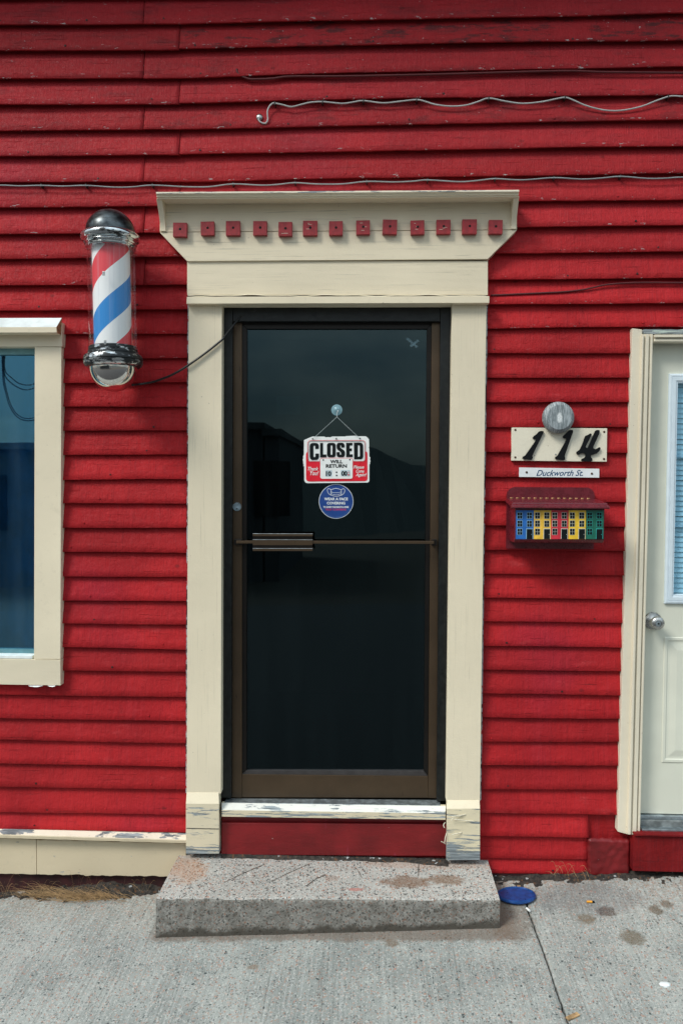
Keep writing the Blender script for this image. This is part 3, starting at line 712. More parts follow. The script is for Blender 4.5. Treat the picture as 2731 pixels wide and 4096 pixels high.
box(bm, xa - .11, e.x, YW - .003, 0, at(120, 2740, YW - .003).z, zA - .001); finish(bm, 'apron', cream('cream_combed_apron', 'X', 0, stain=.1, groove=1.6), win, bevel=.001)
bm = bmesh.new(); sx = at(139, 2630, -.02).x; z_ = at(100, 2621, -.02).z; box(bm, xa, sx, YW + .002, .03, zA + .001, z_ + .003); finish(bm, 'sill', plain('white_sill_paint', (.80, .86, .85), .5, bscale=80, var=.08), win, bevel=.001)
bm = bmesh.new(); box(bm, xa, sx + .02, .004, .03, z_ + .0035, z_ + .019); finish(bm, 'sash', plain('aqua_sash', (.10, .24, .28), .5), win); bm = bmesh.new(); box(bm, xa, sx + .02, .004, .03, at(100, 1420, .02).z, at(100, 1392, .02).z + .03)
finish(bm, 'sash', plain('aqua_sash_top', (.22, .45, .50), .5), win)
bm = bmesh.new(); box(bm, xa, sx + .05, .022, .026, z_ + .0195, at(100, 1420, .02).z - .0005); finish(bm, 'pane', M_GWIN, win)
bm = bmesh.new(); n = 120; a = []; zt_, zb_ = wT + .02, wB - .02
for i in range(n + 1):
    x = xa - .05 + (sx + .1 - xa) * i / n; y = .07 + .016 * math.sin(i * .62 + math.sin(i * .21) * 2)
    a.append((bm.verts.new((x, y, zb_)), bm.verts.new((x, y, zt_))))
for p, q in zip(a, a[1:]): bm.faces.new((p[0], q[0], q[1], p[1]))
finish(bm, 'curtain', M_CURT, win, smooth=True)
# peeling paint flakes under the apron
bm = bmesh.new()
for (a, b, dp) in ((115, 172, 4.5), (192, 222, 3.5)):
    P = [at(a + (b - a) * i / 8, 2742 + 2 + dp * math.sin(math.pi * i / 8) + random.uniform(-1, 1), YW - .006 - .004 * math.sin(math.pi * i / 8)) for i in range(9)]
    Q = [at(a + (b - a) * i / 8, 2742, YW - .0005) for i in range(9)]
    for i in range(8): bm.faces.new([bm.verts.new(v) for v in (P[i], P[i + 1], Q[i + 1], Q[i])])
finish(bm, 'paint_flake', M_STREET, win)

# base trim on the left: sloping drip ledge and skirting
bm = bmesh.new(); Yk = -.066
n = 90; xl, xr = XL, at(744, 3340, Yk).x
def zrow(px0, py0, px1, py1, Y):
    p, q = at(px0, py0, Y), at(px1, py1, Y); return lambda x: p.z + (q.z - p.z) * (x - p.x) / (q.x - p.x)
zt1 = zrow(0, 3313, 742, 3333, -.020); zf1 = zrow(0, 3338, 742, 3360, Yk); zf2 = zrow(0, 3352, 742, 3373, Yk)
G = []
for i in range(n + 1):
    x = xl + (xr - xl) * i / n; j = .0016 * noise.noise((x * 40, 0, 0)); k = .0022 * noise.noise((x * 33, 5, 0))
    G.append([bm.verts.new(p) for p in ((x, -.001, zt1(x) + .004), (x, -.021, zt1(x)), (x, Yk + .002 + k, zf1(x) + j), (x, Yk + k, zf1(x) - .003 + j), (x, Yk + .001 + k, zf2(x) + j), (x, -.001, zf2(x) + .003))])
for a, b in zip(G, G[1:]):
    for j in range(5): bm.faces.new((a[j], b[j], b[j + 1], a[j + 1])).material_index = 1 if j < 2 else 0
bm.faces.new(G[0]); bm.faces.new(G[-1][::-1])
base = finish(bm, 'drip_ledge', [M_SKIRT, M_CRP], H)
bm = bmesh.new()
t0_, t1_ = at(0, 3352, -.032), at(742, 3372, -.032); b0_, b1_ = at(0, 3495, -.032), at(668, 3506, -.032)
def zl(p, q, x): return p.z + (q.z - p.z) * (x - p.x) / (q.x - p.x)
for (xa_, xb_) in ((XL, at(147, 3400, -.032).x - .001), (at(147, 3400, -.032).x + .001, at(744, 3400, -.032).x)):
    ragged(bm, (Vector((xa_, 0, zl(t0_, t1_, xa_) - .002)), Vector((xb_, 0, zl(t0_, t1_, xb_) - .002))), (Vector((xa_, 0, zl(b0_, b1_, xa_))), Vector((xb_, 0, zl(b0_, b1_, xb_)))), -.032, 0, 80, .004, sd=xa_)
finish(bm, 'skirt_board', M_SKIRT, H, bevel=.001)
# right-hand foundation: plaster patch and board under the side door
bm = bmesh.new()
X0, X1 = at(2350, 3400, -.026).x, at(2521, 3400, -.026).x; nx, nz = 26, 22
Z1 = at(2430, 3358, -.026).z; Z0 = at(2430, 3508, -.026).z
g = [[bm.verts.new((X0 + (X1 - X0) * i / nx + .003 * noise.noise((j * .5, 1, 0)) * (i in (0, nx)), -.026 + .005 * noise.noise((i * .3, j * .3, 0)) + (.024 if i in (0, nx) or j in (0, nz) else 0) * .7, Z0 + (Z1 - Z0) * j / nz + (.004 * noise.noise((i * .6, 9, 0)) if j in (0, nz) else 0))) for j in range(nz + 1)] for i in range(nx + 1)]
for i in range(nx):
    for j in range(nz): bm.faces.new((g[i][j], g[i + 1][j], g[i + 1][j + 1], g[i][j + 1]))
finish(bm, 'plaster_patch', M_RISER, H, smooth=True)
bm = bmesh.new(); box(bm, XL, at(1788, 3500, -.01).x, -.012, 0, ZB, .03); box(bm, at(1788, 3500, -.01).x + .001, XR, -.014, 0, ZB, at(2300, 3490, -.014).z + .006)
finish(bm, 'foundation', plain('dark_red_foundation', (.035, .006, .007), .8, bscale=60, bstr=.6, var=.4), H)

# side door on the right
YS = -.040
bm = bmesh.new()
pp(bm, [(2527.5, 1313), (2567, 1318), (2509, 3338), (2468.6, 3327)], YS, 0)
sdc = finish(bm, 'side_door_casing', M_DCAS, H, bevel=.002)
def mould(strips, par):
    bm = bmesh.new()
    for (t0, t1, b0, b1, Y) in strips: pp(bm, [(t0, 1336), (t1, 1336), (b1, 3339), (b0, 3339)], Y, 0)
    return finish(bm, 'brick_moulding', M_DCAS, par, bevel=.002)
mould([(2567.5, 2574, 2509.5, 2521, -.056), (2574.5, 2580, 2521.3, 2527, -.044), (2580.5, 2595, 2527.3, 2544, -.050), (2595.5, 2600, 2544.3, 2548, -.040), (2600.5, 2610, 2548.3, 2558, -.046)], sdc)
bm = bmesh.new()
hx = at(2610, 1360, -.04).x; 
for (ya, yb, Y) in ((1338, 1349, -.056), (1349.4, 1354, -.044), (1354.4, 1366, -.049)):
    a, b = at(2611, ya, Y), at(2611, yb, Y); box(bm, hx + .001, sR + .03, Y, 0, b.z, a.z)
finish(bm, 'head_moulding', M_DCAS, sdc, bevel=.0015)
bm = bmesh.new(); a, b = at(2571, 1318, -.03), at(2571, 1335, -.03); ragged(bm, (Vector((a.x, 0, a.z)), Vector((sR + .08, 0, a.z + .004))), (Vector((a.x, 0, b.z)), Vector((sR + .08, 0, b.z))), -.032, 0, 80, .004)
finish(bm, 'weathered_head_strip', cream('flaking_head_strip', 'X', 1.3, (.45, .55, .5), groove=0), sdc)
bm = bmesh.new(); box(bm, sR + .03, sR + .14, -.042, 0, .02, sT + .08); finish(bm, 'far_casing', M_DCAS, sdc, bevel=.002)
# slab
YD = .012
zD0 = at(2620, 3254, YD).z; zD1 = sT + .0
bm = bmesh.new(); zwT = at(2700, 1500, YD).z; zwB = at(2700, 2410, YD).z; wx0 = at(2669, 1600, YD).x + .004; wx1 = wx0 + .56
dx0 = sL - .03; dx1 = sR
for (a, b, c, d) in ((dx0, wx0, zD0, zD1), (wx0, wx1, zD0, zwB), (wx0, wx1, zwT, zD1), (wx1, dx1, zD0, zD1)): box(bm, a, b, YD, YD + .044, c, d)
sdoor = finish(bm, 'side_door', M_DOORW, H)
def frame_ring(bm, x0, x1, z0, z1, prof):   # mitred moulding around a rectangle; prof: (inset, y)
    rings = [[bm.verts.new((x, y, z)) for x, z in ((x0 + d, z0 + d), (x1 - d, z0 + d), (x1 - d, z1 - d), (x0 + d, z1 - d))] for d, y in prof]
    for a, b in zip(rings, rings[1:]):
        for i in range(4): bm.faces.new((a[i], a[(i + 1) % 4], b[(i + 1) % 4], b[i]))
    return rings
bm = bmesh.new()
frame_ring(bm, wx0 - .004, wx1 + .004, zwB - .004, zwT + .004, [(0, YD + .001), (.0, YD - .010), (.006, YD - .013), (.012, YD - .013), (.013, YD - .011), (.015, YD - .013), (.028, YD - .013), (.030, YD - .009), (.036, YD - .009), (.040, YD + .02)])
finish(bm, 'window_frame', M_VINYL, sdoor)
gx0, gx1, gz0, gz1 = wx0 + .036, wx1 - .036, zwB + .036, zwT - .036
bm = bmesh.new(); box(bm, gx0, gx1, YD + .008, YD + .012, gz0, gz1); finish(bm, 'window_pane', M_GBLIND, sdoor)
bm = bmesh.new()
for yy in (1823, 2101):
    bm = bmesh.new(); z = at(2712, yy, YD + .02).z; box(bm, gx0, gx1, YD + .0125, YD + .02, z - .0075, z + .0075)
    finish(bm, 'muntin', M_VINYL, sdoor)
bm = bmesh.new(); z = gz0 + .002; pit = .0215; i = 0
while z < gz1:
    ti = .0095 + .002 * math.sin(i * 1.7)
    vs = [bm.verts.new(p) for p in ((gx0, YD + .024, z), (gx1, YD + .024, z + .001 * math.sin(i)), (gx1, YD + .030, z + ti + .012), (gx0, YD + .030, z + ti + .012))]; bm.faces.new(vs)
    z += pit; i += 1
finish(bm, 'blind', plain('blue_white_blind_slats', (.80, .88, .90), .5, var=.1, vscale=4), sdoor)
# raised panel
px0 = at(2652, 2560, YD).x; pz1 = at(2660, 2547, YD).z; pz0 = at(2645, 3050, YD).z
bm = bmesh.new(); rg = frame_ring(bm, px0, px0 + .50, pz0, pz1, [(0, YD - .0005), (.004, YD - .004), (.014, YD - .004), (.018, YD - .0008), (.024, YD - .0008), (.028, YD - .0010), (.055, YD - .006)])
bm.faces.new(rg[-1]); finish(bm, 'raised_panel', M_DOORW, sdoor)
# knob
bm = bmesh.new()
kp = at(2608, 2483, YD)
lathe(bm, [(.0375, 0), (.0375, .004), (.034, .008), (.018, .010), (.014, .014), (.013, .028), (.018, .036), (.0255, .044), (.0285, .054), (.0275, .062), (.022, .068), (.0135, .0705), (.0125, .068), (.0115, .068)], 48, Matrix.Translation(kp) @ TOWALL)
lathe(bm, [(.0115, .0675), (.0105, .069), (0, .069)], 24, Matrix.Translation(kp) @ TOWALL, 1); lathe(bm, [(.004, .0691), (.004, .0698), (0, .0698)], 10, Matrix.Translation(kp) @ TOWALL, 2)
finish(bm, 'door_knob', [M_STEEL, M_SILV, M_BLACK], sdoor, smooth=True, auto=40)
# its threshold and the board under it
bm = bmesh.new(); x0 = at(2562, 3300, -.03).x
def lbox(bm, ya, yb, Y, yback, mat=0, xo=x0):
    a, b = at(2640, ya, Y), at(2640, yb, Y); box(bm, xo, sR + .02, Y, yback, b.z, a.z, mat)
lbox(bm, 3264, 3281, -.005, .03, 1); lbox(bm, 3283, 3318, -.018, -.0055, 0); lbox(bm, 3318.5, 3333, -.045, 0, 1)
finish(bm, 'side_threshold', [plain('grey_weathered_wood', (.17, .19, .19), .7, bscale=200, var=.4), M_SILV], H, bevel=.002)
bm = bmesh.new(); xo = at(2530, 3400, -.06).x
lbox(bm, 3338, 3347, -.075, 0, 0, xo); lbox(bm, 3347.5, 3487, -.062, 0, 0, xo)
finish(bm, 'board_under_side_door', red_paint('chipped_red_board', .42, False), H, bevel=.002)

# ------------------------------------------------------------------ barber pole
K = .735 / 2175.0 * .985
pole = empty('barber_pole'); tag(pole, 'barber pole with red, white and blue spiral in a clear tube under a black dome', 'barber pole')
YPO = -.185
pa = at(443, 945, YPO); pb = at(455.5, 1483, YPO)       # axis points
axis = (pa - pb).normalized(); ctr = pa
u = 1 / 2.94                                          # zoomed px -> photo px
mpp = (YPO + D) / F * u                               # metres per zoomed px at the pole axis
zq = axis.to_track_quat('Z', 'Y').to_matrix().to_4x4()
# local z measured down from ring level 425 (zoom units) -> helper
def PZ(v): return -(v - 427) * mpp * .985
PM = Matrix.Translation(ctr) @ zq
def ppart(name, prof, mat, k=64, smooth=True, auto=30, cap=True):
    bm = bmesh.new(); lathe(bm, [(r * mpp, PZ(z)) for r, z in prof], k, PM, cap=cap); return finish(bm, name, mat, pole, smooth=smooth, auto=auto)
def worn(name, dark, amt, rough=.22):
    b = NB(name); n_ = b.noise(1, 6, .7, b.map((16, 16, 42)))
    f = b.rng(n_, .5 - amt, .56 - amt)
    c = b.mix(f, dark, (.68, .72, .73)); return b.set(c, b.rng(f, 0, 1, .42, rough), b.rng(f, 0, 1, .15, .95), .5)
M_DOME = NB('tarnished_black_dome'); c_ = M_DOME.mix(M_DOME.rng(M_DOME.noise(1, 5, .6, M_DOME.map((14, 14, 20))), .42, .72), (.008, .011, .013), (.13, .16, .175))
M_DOME.bump(M_DOME.noise(120, 3), .12, .001); M_DOME = M_DOME.set(c_, .30, .5, .6)
M_CHR = worn('flaking_chrome', (.012, .016, .018), -.01, .2); M_CHRT = worn('chrome_top', (.02, .02, .02), .10, .12)
M_CHRC = plain('polished_chrome', (.78, .76, .72), .06, 1, var=.03)
dome = [(0, 118)] + [(285 * math.sin(rad(a)), 395 - 277 * math.cos(rad(a))) for a in range(8, 89, 8)] + [(285, 398), (292, 402)]
ppart('dome', dome, M_DOME)
ppart('top_ring', [(292, 402), (318, 408), (334, 424), (340, 446), (336, 470), (322, 488), (300, 496), (292, 500), (300, 510), (304, 522), (298, 534), (288, 540), (284, 548), (290, 560), (289, 572), (284, 580), (270, 582)], M_CHRT)
ppart('stripe_cylinder', [(216, 500), (216, 1820)], None or M_WHITE, cap=False)
st = bpy.data.objects[[o.name for o in pole.children if o.name.startswith('stripe')][0]]
sb = NB('spiral_stripes')
mi = PM.inverted()
loc = PM.translation
vx = sb.n('ShaderNodeVectorMath'); vx.operation = 'SUBTRACT'; sb.put(vx.inputs[0], sb.co()); vx.inputs[1].default_value = loc
s_ = sb.sep(vx.outputs[0])
theta = sb.mth('ARCTAN2', sb.mth('ADD', s_[0], sb.mth('MULTIPLY', s_[2], -axis.x / axis.z)), sb.mth('MULTIPLY', s_[1], -1.0))     # 0 towards the street, + to the right
ph = sb.mth('ADD', sb.mth('DIVIDE', sb.mth('MULTIPLY', s_[2], -1.0), 1235 * mpp * .985), sb.mth('DIVIDE', theta, 2 * math.pi))
ph = sb.mth('FRACT', sb.mth('ADD', ph, 10 - (585 - 427) / 1235.0))
rp = sb.n('ShaderNodeValToRGB'); rp.color_ramp.interpolation = 'CONSTANT'; sb.put(rp.inputs[0], ph)
el = rp.color_ramp.elements; el[0].position = 0; el[0].color = (.76, .045, .06, 1); el[1].position = .25; el[1].color = (.88, .91, .89, 1)
e2 = el.new(.5); e2.color = (.01, .24, .62, 1); e3 = el.new(.765); e3.color = (.88, .91, .89, 1)
cc = sb.mix(sb.mth('MULTIPLY', sb.rng(sb.noise(1, 3, .5, sb.map((90, 90, 1.5))), .5, .7), .18), rp.outputs[0], (.5, .5, .55))
st.data.materials.clear(); st.data.materials.append(sb.set(cc, .35, 0, .5))
ppart('glass_tube', [(276, 575), (276, 1745)], M_GTUBE, cap=False)
ppart('bottom_ring', [(268, 1738), (272, 1742), (280, 1748), (281, 1785), (276, 1792), (288, 1798), (291, 1826), (288, 1832), (306, 1836), (330, 1850), (340, 1876), (342, 1902), (334, 1908), (340, 1916), (338, 1945), (326, 1968), (300, 1985), (276, 1990)], M_CHR)
ppart('chrome_ball', [(274, 1988)] + [(274 * math.cos(rad(a)), 1990 + 285 * math.sin(rad(a))) for a in range(0, 90, 6)] + [(0, 2275)], M_CHRC)
bm = bmesh.new()
for v in (470, 1880):
    p = PM @ Vector((0, 0, PZ(v))); box(bm, p.x - .03, p.x + .03, -.075, -.018, p.z - .02, p.z + .02)
for v in (942, 1732):
    p = PM @ Vector((292 * mpp, 0, PZ(v))); box(bm, p.x - .004, p.x + .006, p.y, p.y + .004, p.z - .008, p.z + .008)
p1, p2 = PM @ Vector((0, 0, PZ(430))), PM @ Vector((0, 0, PZ(1930)))
box(bm, p1.x - .022, p1.x + .022, -.085, -.0755, p2.z, p1.z)
finish(bm, 'wall_bracket', M_STEEL, pole, bevel=.001)
bm = bmesh.new(); text(bm, 'mcfeir', 415, 1371, 446, 1380, YPO - .0745, shear=.35, bold=.015)
for v in bm.verts:
    dx = v.co.x - (PM @ Vector((0, 0, PZ(1690)))).x; rr_ = 217.5 * mpp; v.co.y = YPO - math.sqrt(max(0, rr_ ** 2 - dx ** 2))
finish(bm, 'lettering', M_BLACK, pole)

# ------------------------------------------------------------------ numbers, plates, letterbox
def tube_thing(name, pts, r, mat, label, cat, k=8, group=None):
    bm = bmesh.new(); tube(bm, pts, r, k); o = finish(bm, name, mat, None, smooth=True); tag(o, label, cat, group); return o
YN = -.030
nb = empty('house_number_board'); tag(nb, 'cream board with black numerals 1 1 4 screwed to the clapboards', 'house number')
bm = bmesh.new(); pp(bm, [(2046, 1710), (2427, 1713.5), (2425, 1847), (2044.6, 1842.5)], YN, -.012); finish(bm, 'board', M_PLATE, nb, bevel=.0012)
def zz(P): return [(1980 + x / 3.136, 1580 + y / 3.136) for x, y in P]
one = [(605, 458), (598, 452), (575, 450), (552, 455), (538, 468), (518, 490), (490, 510), (474, 525), (470, 543), (480, 553), (496, 548), (510, 552), (508, 570), (380, 752), (365, 765), (348, 772), (340, 790), (350, 802), (375, 806), (445, 814), (462, 806), (468, 785), (463, 766), (470, 745), (600, 478)]
one2 = [(x + 368 - (y - 450) * -.118, y - 12 + (y - 450) * .045) for x, y in one]
four = [(1308, 448), (1300, 440), (1272, 438), (1252, 450), (1170, 640), (1160, 662), (1140, 662), (1130, 650), (1206, 500), (1204, 486), (1190, 482), (1160, 500), (1130, 512), (1118, 540), (1090, 620), (1060, 685), (1020, 712), (1017, 730), (1032, 750), (1052, 748), (1070, 732), (1100, 728), (1135, 742), (1128, 775), (1110, 792), (1085, 800), (1078, 820), (1090, 832), (1140, 836), (1195, 836), (1215, 824), (1212, 800), (1198, 780), (1196, 755), (1230, 748), (1270, 732), (1305, 700), (1318, 672), (1312, 656), (1298, 656), (1280, 670), (1255, 680), (1232, 672), (1225, 650), (1300, 490)]
for s, P in (('1', one), ('1', one2), ('4', four)):
    bm = bmesh.new(); flat(bm, [wl(zz(P), YN - .008)], YN - .0045, .0042); finish(bm, 'numeral', M_NUM, nb, bevel=.0014, seg=2)
bm = bmesh.new()
for x, y in ((250, 438), (250, 782), (1363, 462), (1360, 803)):
    bm = bmesh.new(); q = zz([(x, y)])[0]; disc_at(q[0], q[1], YN, [(.0046, 0), (.0044, .0012), (.002, .0016), (0, .001)], 14, bm); finish(bm, 'screw', M_RUST, nb, smooth=True)
for x, y in ((883, 446), (753, 745)):
    bm = bmesh.new(); q = zz([(x, y)])[0]; disc_at(q[0], q[1], YN, [(.0034, 0), (.003, .0016), (0, .001)], 12, bm); finish(bm, 'screw', M_STEEL, nb, smooth=True)
bm = bmesh.new(); q = zz([(490, 760)])[0]; disc_at(q[0], q[1], YN, [(.0016, 0), (.0014, .0012), (0, .001)], 8, bm)
finish(bm, 'screw', M_RUST, nb, smooth=True)

b_ = NB('weathered_turned_wood'); n1 = b_.noise(1, 5, .7, b_.map((260, 20, 28)))
c_ = b_.mix(b_.rng(n1, .42, .62), (.16, .19, .20), (.40, .45, .47)); dc = at(2232, 1675, -.07)
c_ = b_.mix(b_.blob(dc.x + .004, dc.z + .004, .012, .022, .2, 60, 'XZ'), c_, (.74, .78, .78)); b_.bump(n1, .4, .001); M_DISC = b_.set(c_, .6)
bm = bmesh.new(); disc_at(2229, 1671, -.040, [(.064, 0), (.0645, .010), (.062, .020), (.052, .031), (.050, .033), (0, .0335)], 56, bm)
disc_at(2229, 1671, -.0195, [(.058, 0), (.058, .0202), (0, .0203)], 40, bm)
tag(finish(bm, 'wooden_disc', M_DISC, None, smooth=True, auto=25), 'round weathered grey wooden disc fixed just above the house number board', 'disc')

sp = empty('street_name_plate'); tag(sp, 'narrow white plate with blue script reading Duckworth St. below the house number', 'sign')
bm = bmesh.new(); pp(bm, [(2075, 1870), (2395.5, 1875), (2395, 1910.7), (2074.7, 1907.8)], -.026, -.0215); finish(bm, 'plate', M_STREET, sp, bevel=.0006)
bm = bmesh.new(); text(bm, 'Duckworth St.', *zz([(512, 940)])[0], *zz([(1098, 1016)])[0], -.0264, shear=.42, bold=.012)
finish(bm, 'lettering', M_INK, sp)
bm = bmesh.new()
for x, y in ((391, 969), (1208, 986)):
    bm = bmesh.new(); q = zz([(x, y)])[0]; disc_at(q[0], q[1], -.026, [(.0048, 0), (.0044, .002), (0, .0022)], 14, bm); finish(bm, 'screw', M_RUST, sp, smooth=True)

mb = empty('letterbox'); tag(mb, 'maroon wooden letterbox painted with a row of five coloured terraced houses', 'letterbox')
YBk, YF = -.040, -.175
def zp(x, y, Y): q = zz([(x, y)])[0]; return at(q[0], q[1], Y)
bm = bmesh.new()    # back board with rounded shoulders
bl, br, bt = zp(145, 1290, YBk).x, zp(1241, 1290, YBk).x, zp(600, 1157, YBk).z; bb = zp(200, 1925, YBk).z
P = [(bl, bb), (br, bb)]; r_ = .034
for i in range(9): a = rad(90 * i / 8); P.append((br - r_ + r_ * math.cos(a), bt - r_ + r_ * math.sin(a)))
for i in range(9): a = rad(90 + 90 * i / 8); P.append((bl + r_ + r_ * math.cos(a), bt - r_ + r_ * math.sin(a)))
flat(bm, [P], (YBk - .021) / 2 - .002, (abs(YBk) - .021) / 2)
finish(bm, 'back_board', M_MAR, mb, bevel=.003, seg=3)
x0, x1 = zp(258, 1600, YF).x, zp(1352, 1600, YF).x; zt_ = zp(700, 1440, YF).z; zb_ = zp(700, 1808, YF).z
bm = bmesh.new()
zback = zp(160, 1320, YBk).z
side = [(YBk - .0005, zback), (YF, zt_ + .004), (YF, zb_ - .002), (YF + .012, zb_ - .013), (YF + .04, zb_ - .017), (YBk - .0005, zb_ - .017)]
A = [bm.verts.new((x0 - .004, y, z)) for y, z in side]; B = [bm.verts.new((x1 + .004, y, z)) for y, z in side]
for i in range(len(side)): bm.faces.new((A[i], B[i], B[(i + 1) % 6], A[(i + 1) % 6]))
bm.faces.new(A[::-1]); bm.faces.new(B); finish(bm, 'box_body', M_MAR, mb, bevel=.002)
bm = bmesh.new()    # lid, sloping to the front with a stepped nose
lb, lf = zp(700, 1300, YBk).z, zp(700, 1372, YF - .03)
nose = zp(700, 1425, YF - .03).z; t_ = (lf.z - nose)
prof = [(YBk - .0012, lb), (YF - .016, lf.z + .006), (YF - .018, lf.z), (YF - .024, lf.z - t_ * .3), (YF - .024, lf.z - t_ * .45), (YF - .030, lf.z - t_ * .6), (YF - .030, nose + .002), (YF - .027, nose), (YF - .002, nose), (YF - .002, nose + .006), (YBk - .0012, lb - .012)]
xl_, xr_ = zp(205, 1410, YF - .03).x, zp(1436, 1410, YF - .03).x
A = [bm.verts.new((xl_ + (.006 if i < 3 else 0), y, z)) for i, (y, z) in enumerate(prof)]; B = [bm.verts.new((xr_ - (.006 if i < 3 else 0), y, z)) for i, (y, z) in enumerate(prof)]
for i in range(len(prof)): bm.faces.new((A[i], B[i], B[(i + 1) % len(prof)], A[(i + 1) % len(prof)]))
bm.faces.new(A[::-1]); bm.faces.new(B); finish(bm, 'lid', M_MAR, mb, bevel=.0015)
bm = bmesh.new(); hz = lb + .0015
for i in range(14):
    xa1 = bl + .012 + (br - bl - .02) * i / 14; tube(bm, [(xa1, YBk - .004, hz), (xa1 + .013, YBk - .004, hz)], .0022, 8)
finish(bm, 'hinge', plain('brass_hinge', (.55, .32, .15), .4, .6), mb, smooth=True)
cols = [('blue', (.02, .14, .46), 258, 477), ('yellow', (.85, .52, .06), 480, 692), ('red', (.60, .03, .05), 697, 911), ('yellow', (.88, .56, .04), 915, 1130), ('green', (.01, .13, .085), 1133, 1350)]
for nme, col, a, b in cols:
    bm = bmesh.new(); fr = {'blue': (.35, .6, .75), 'green': (.04, .42, .38)}.get(nme, (.62, .66, .58))
    def R4(X0, Y0, X1, Y1, y0, y1, mt):
        p, q = zp(X0, Y0, YF), zp(X1, Y1, YF); box(bm, p.x, q.x, y0, y1, q.z, p.z, mt)
    R4(a, 1445, b, 1808, YF - .003, YF - .0002, 0)
    W = b - a
    for cxr, rows_ in ((.21, (1512, 1612, 1714)), (.76, (1512, 1614))):
        for cy in rows_:
            cx_ = a + W * cxr; R4(cx_ - 32, cy - 41, cx_ + 32, cy + 41, YF - .0036, YF - .0031, 2); 
            for sx_ in (-1, 1):
                for sy_ in (-1, 1): R4(cx_ + (sx_ * 15.5) - 13, cy + sy_ * 19.5 - 17.5, cx_ + sx_ * 15.5 + 13, cy + sy_ * 19.5 + 17.5, YF - .0041, YF - .0037, 1)
    dx = a + W * .77
    R4(dx - 42, 1674, dx + 42, 1806, YF - .0036, YF - .0031, 2); R4(dx - 36, 1681, dx + 36, 1806, YF - .0041, YF - .0037, 1)
    R4(dx + 22, 1744, dx + 28, 1752, YF - .0046, YF - .0042, 2)
    finish(bm, 'painted_house', [plain('paint_' + nme, col, .4, var=.15, vscale=40, bscale=150, bstr=.1), M_BLACK, plain('frame_' + nme, fr, .5)], mb)['label'] = nme + ' painted house front'

# ------------------------------------------------------------------ things on the glass door
def sz(P): return [(1150 + x / 3.92, 1550 + y / 3.92) for x, y in P]
YSG = YG - .010
sg = empty('closed_sign'); tag(sg, 'red and white CLOSED WILL RETURN 10:00 sign hanging on the glass door', 'sign')
outl = [(257, 824), (330, 792), (390, 768), (585, 770), (592, 782), (640, 776), (668, 782), (700, 768), (905, 768), (915, 762), (1000, 758), (1060, 756), (1110, 764), (1225, 764), (1250, 782), (1275, 812), (1278, 938), (1266, 942), (1278, 950), (1280, 1080), (1298, 1100), (1290, 1128), (1298, 1160), (1288, 1178), (1292, 1192), (1281, 1210), (1280, 1465), (1270, 1482), (1250, 1490), (310, 1500), (285, 1492), (268, 1472), (262, 1450), (261, 1240), (248, 1225), (254, 1205), (244, 1188), (247, 1168), (238, 1130), (248, 1108), (242, 1082), (256, 1052)]
bm = bmesh.new(); flat(bm, [wl(sz(outl), YSG)], YSG + .0015, .0015); finish(bm, 'plate', M_WHITE, sg)
bm = bmesh.new()
redp = [(290, 1042), (300, 1020), (315, 1004), (318, 1110), (330, 1145), (350, 1164), (508, 1162), (512, 1400), (522, 1425), (545, 1434), (990, 1430), (1016, 1418), (1023, 1395), (1020, 1158), (1180, 1158), (1210, 1145), (1222, 1110), (1222, 998), (1245, 1015), (1250, 1045), (1252, 1430), (1240, 1458), (1210, 1468), (335, 1474), (305, 1462), (291, 1435)]
flat(bm, [wl(sz(redp), YSG)], YSG - .0006, .0004); 
def ring(x0, y0, x1, y1, r, w, mat, d=.0006):
    flat(bm, [wl(sz(rr(x0, y0, x1, y1, r)), YSG), wl(sz(rr(x0 + w, y0 + w, x1 - w, y1 - w, r - w)), YSG)], YSG - d, .0003, mat)
ring(314, 828, 1222, 1166, 48, 6, 1, .0015); ring(328, 844, 1210, 1154, 40, 3, 2, .0015); ring(507, 1105, 1025, 1437, 35, 6, 1, .0019); flat(bm, [wl(sz(rr(513.5, 1111.5, 1018.5, 1430.5, 28)), YSG)], YSG - .0019, .0003, 3)
finish(bm, 'red_panel', [M_SIGNR, M_SIGNR, M_BLACK, M_WHITE], sg)
bm = bmesh.new()
def fl(loops, mat=0, d=.0012): flat(bm, [wl(sz(L), YSG) for L in loops], YSG - d, .0003, mat)
Cp = rr(346, 868, 491, 1136, 40, 4)
fl([[(420, 868), (455, 870), (480, 884), (490, 910), (490, 960), (434, 964), (434, 925), (430, 914), (420, 910), (410, 915), (406, 926), (406, 1076), (410, 1088), (422, 1092), (434, 1086), (437, 1074), (437, 1036), (492, 1036), (492, 1088), (483, 1118), (460, 1134), (385, 1137), (358, 1122), (348, 1090), (346, 915), (355, 885), (378, 870)]])
fl([[(510, 870), (555, 870), (555, 1050), (610, 1050), (611, 1094), (510, 1096)]])
fl([rr(618, 868, 754, 1094, 38, 4), rr(674, 905, 702, 1056, 12, 3)[::-1]])
fl([[(800, 866), (860, 866), (885, 880), (893, 908), (893, 940), (842, 944), (841, 915), (834, 905), (826, 910), (825, 940), (845, 958), (885, 985), (899, 1010), (899, 1055), (890, 1082), (868, 1092), (800, 1093), (776, 1080), (768, 1050), (768, 1014), (818, 1012), (819, 1048), (828, 1056), (838, 1050), (838, 1022), (820, 1002), (785, 978), (770, 950), (768, 905), (778, 878)]])
fl([[(918, 868), (1016, 867), (1016, 908), (972, 909), (972, 955), (1006, 955), (1006, 996), (972, 996), (972, 1048), (1020, 1048), (1020, 1090), (918, 1091)]])
fl([[(1038, 864), (1130, 862), (1165, 872), (1182, 900), (1186, 1080), (1176, 1112), (1150, 1125), (1042, 1127)], [(1100, 908), (1120, 906), (1130, 916), (1132, 1070), (1124, 1084), (1100, 1086)]])
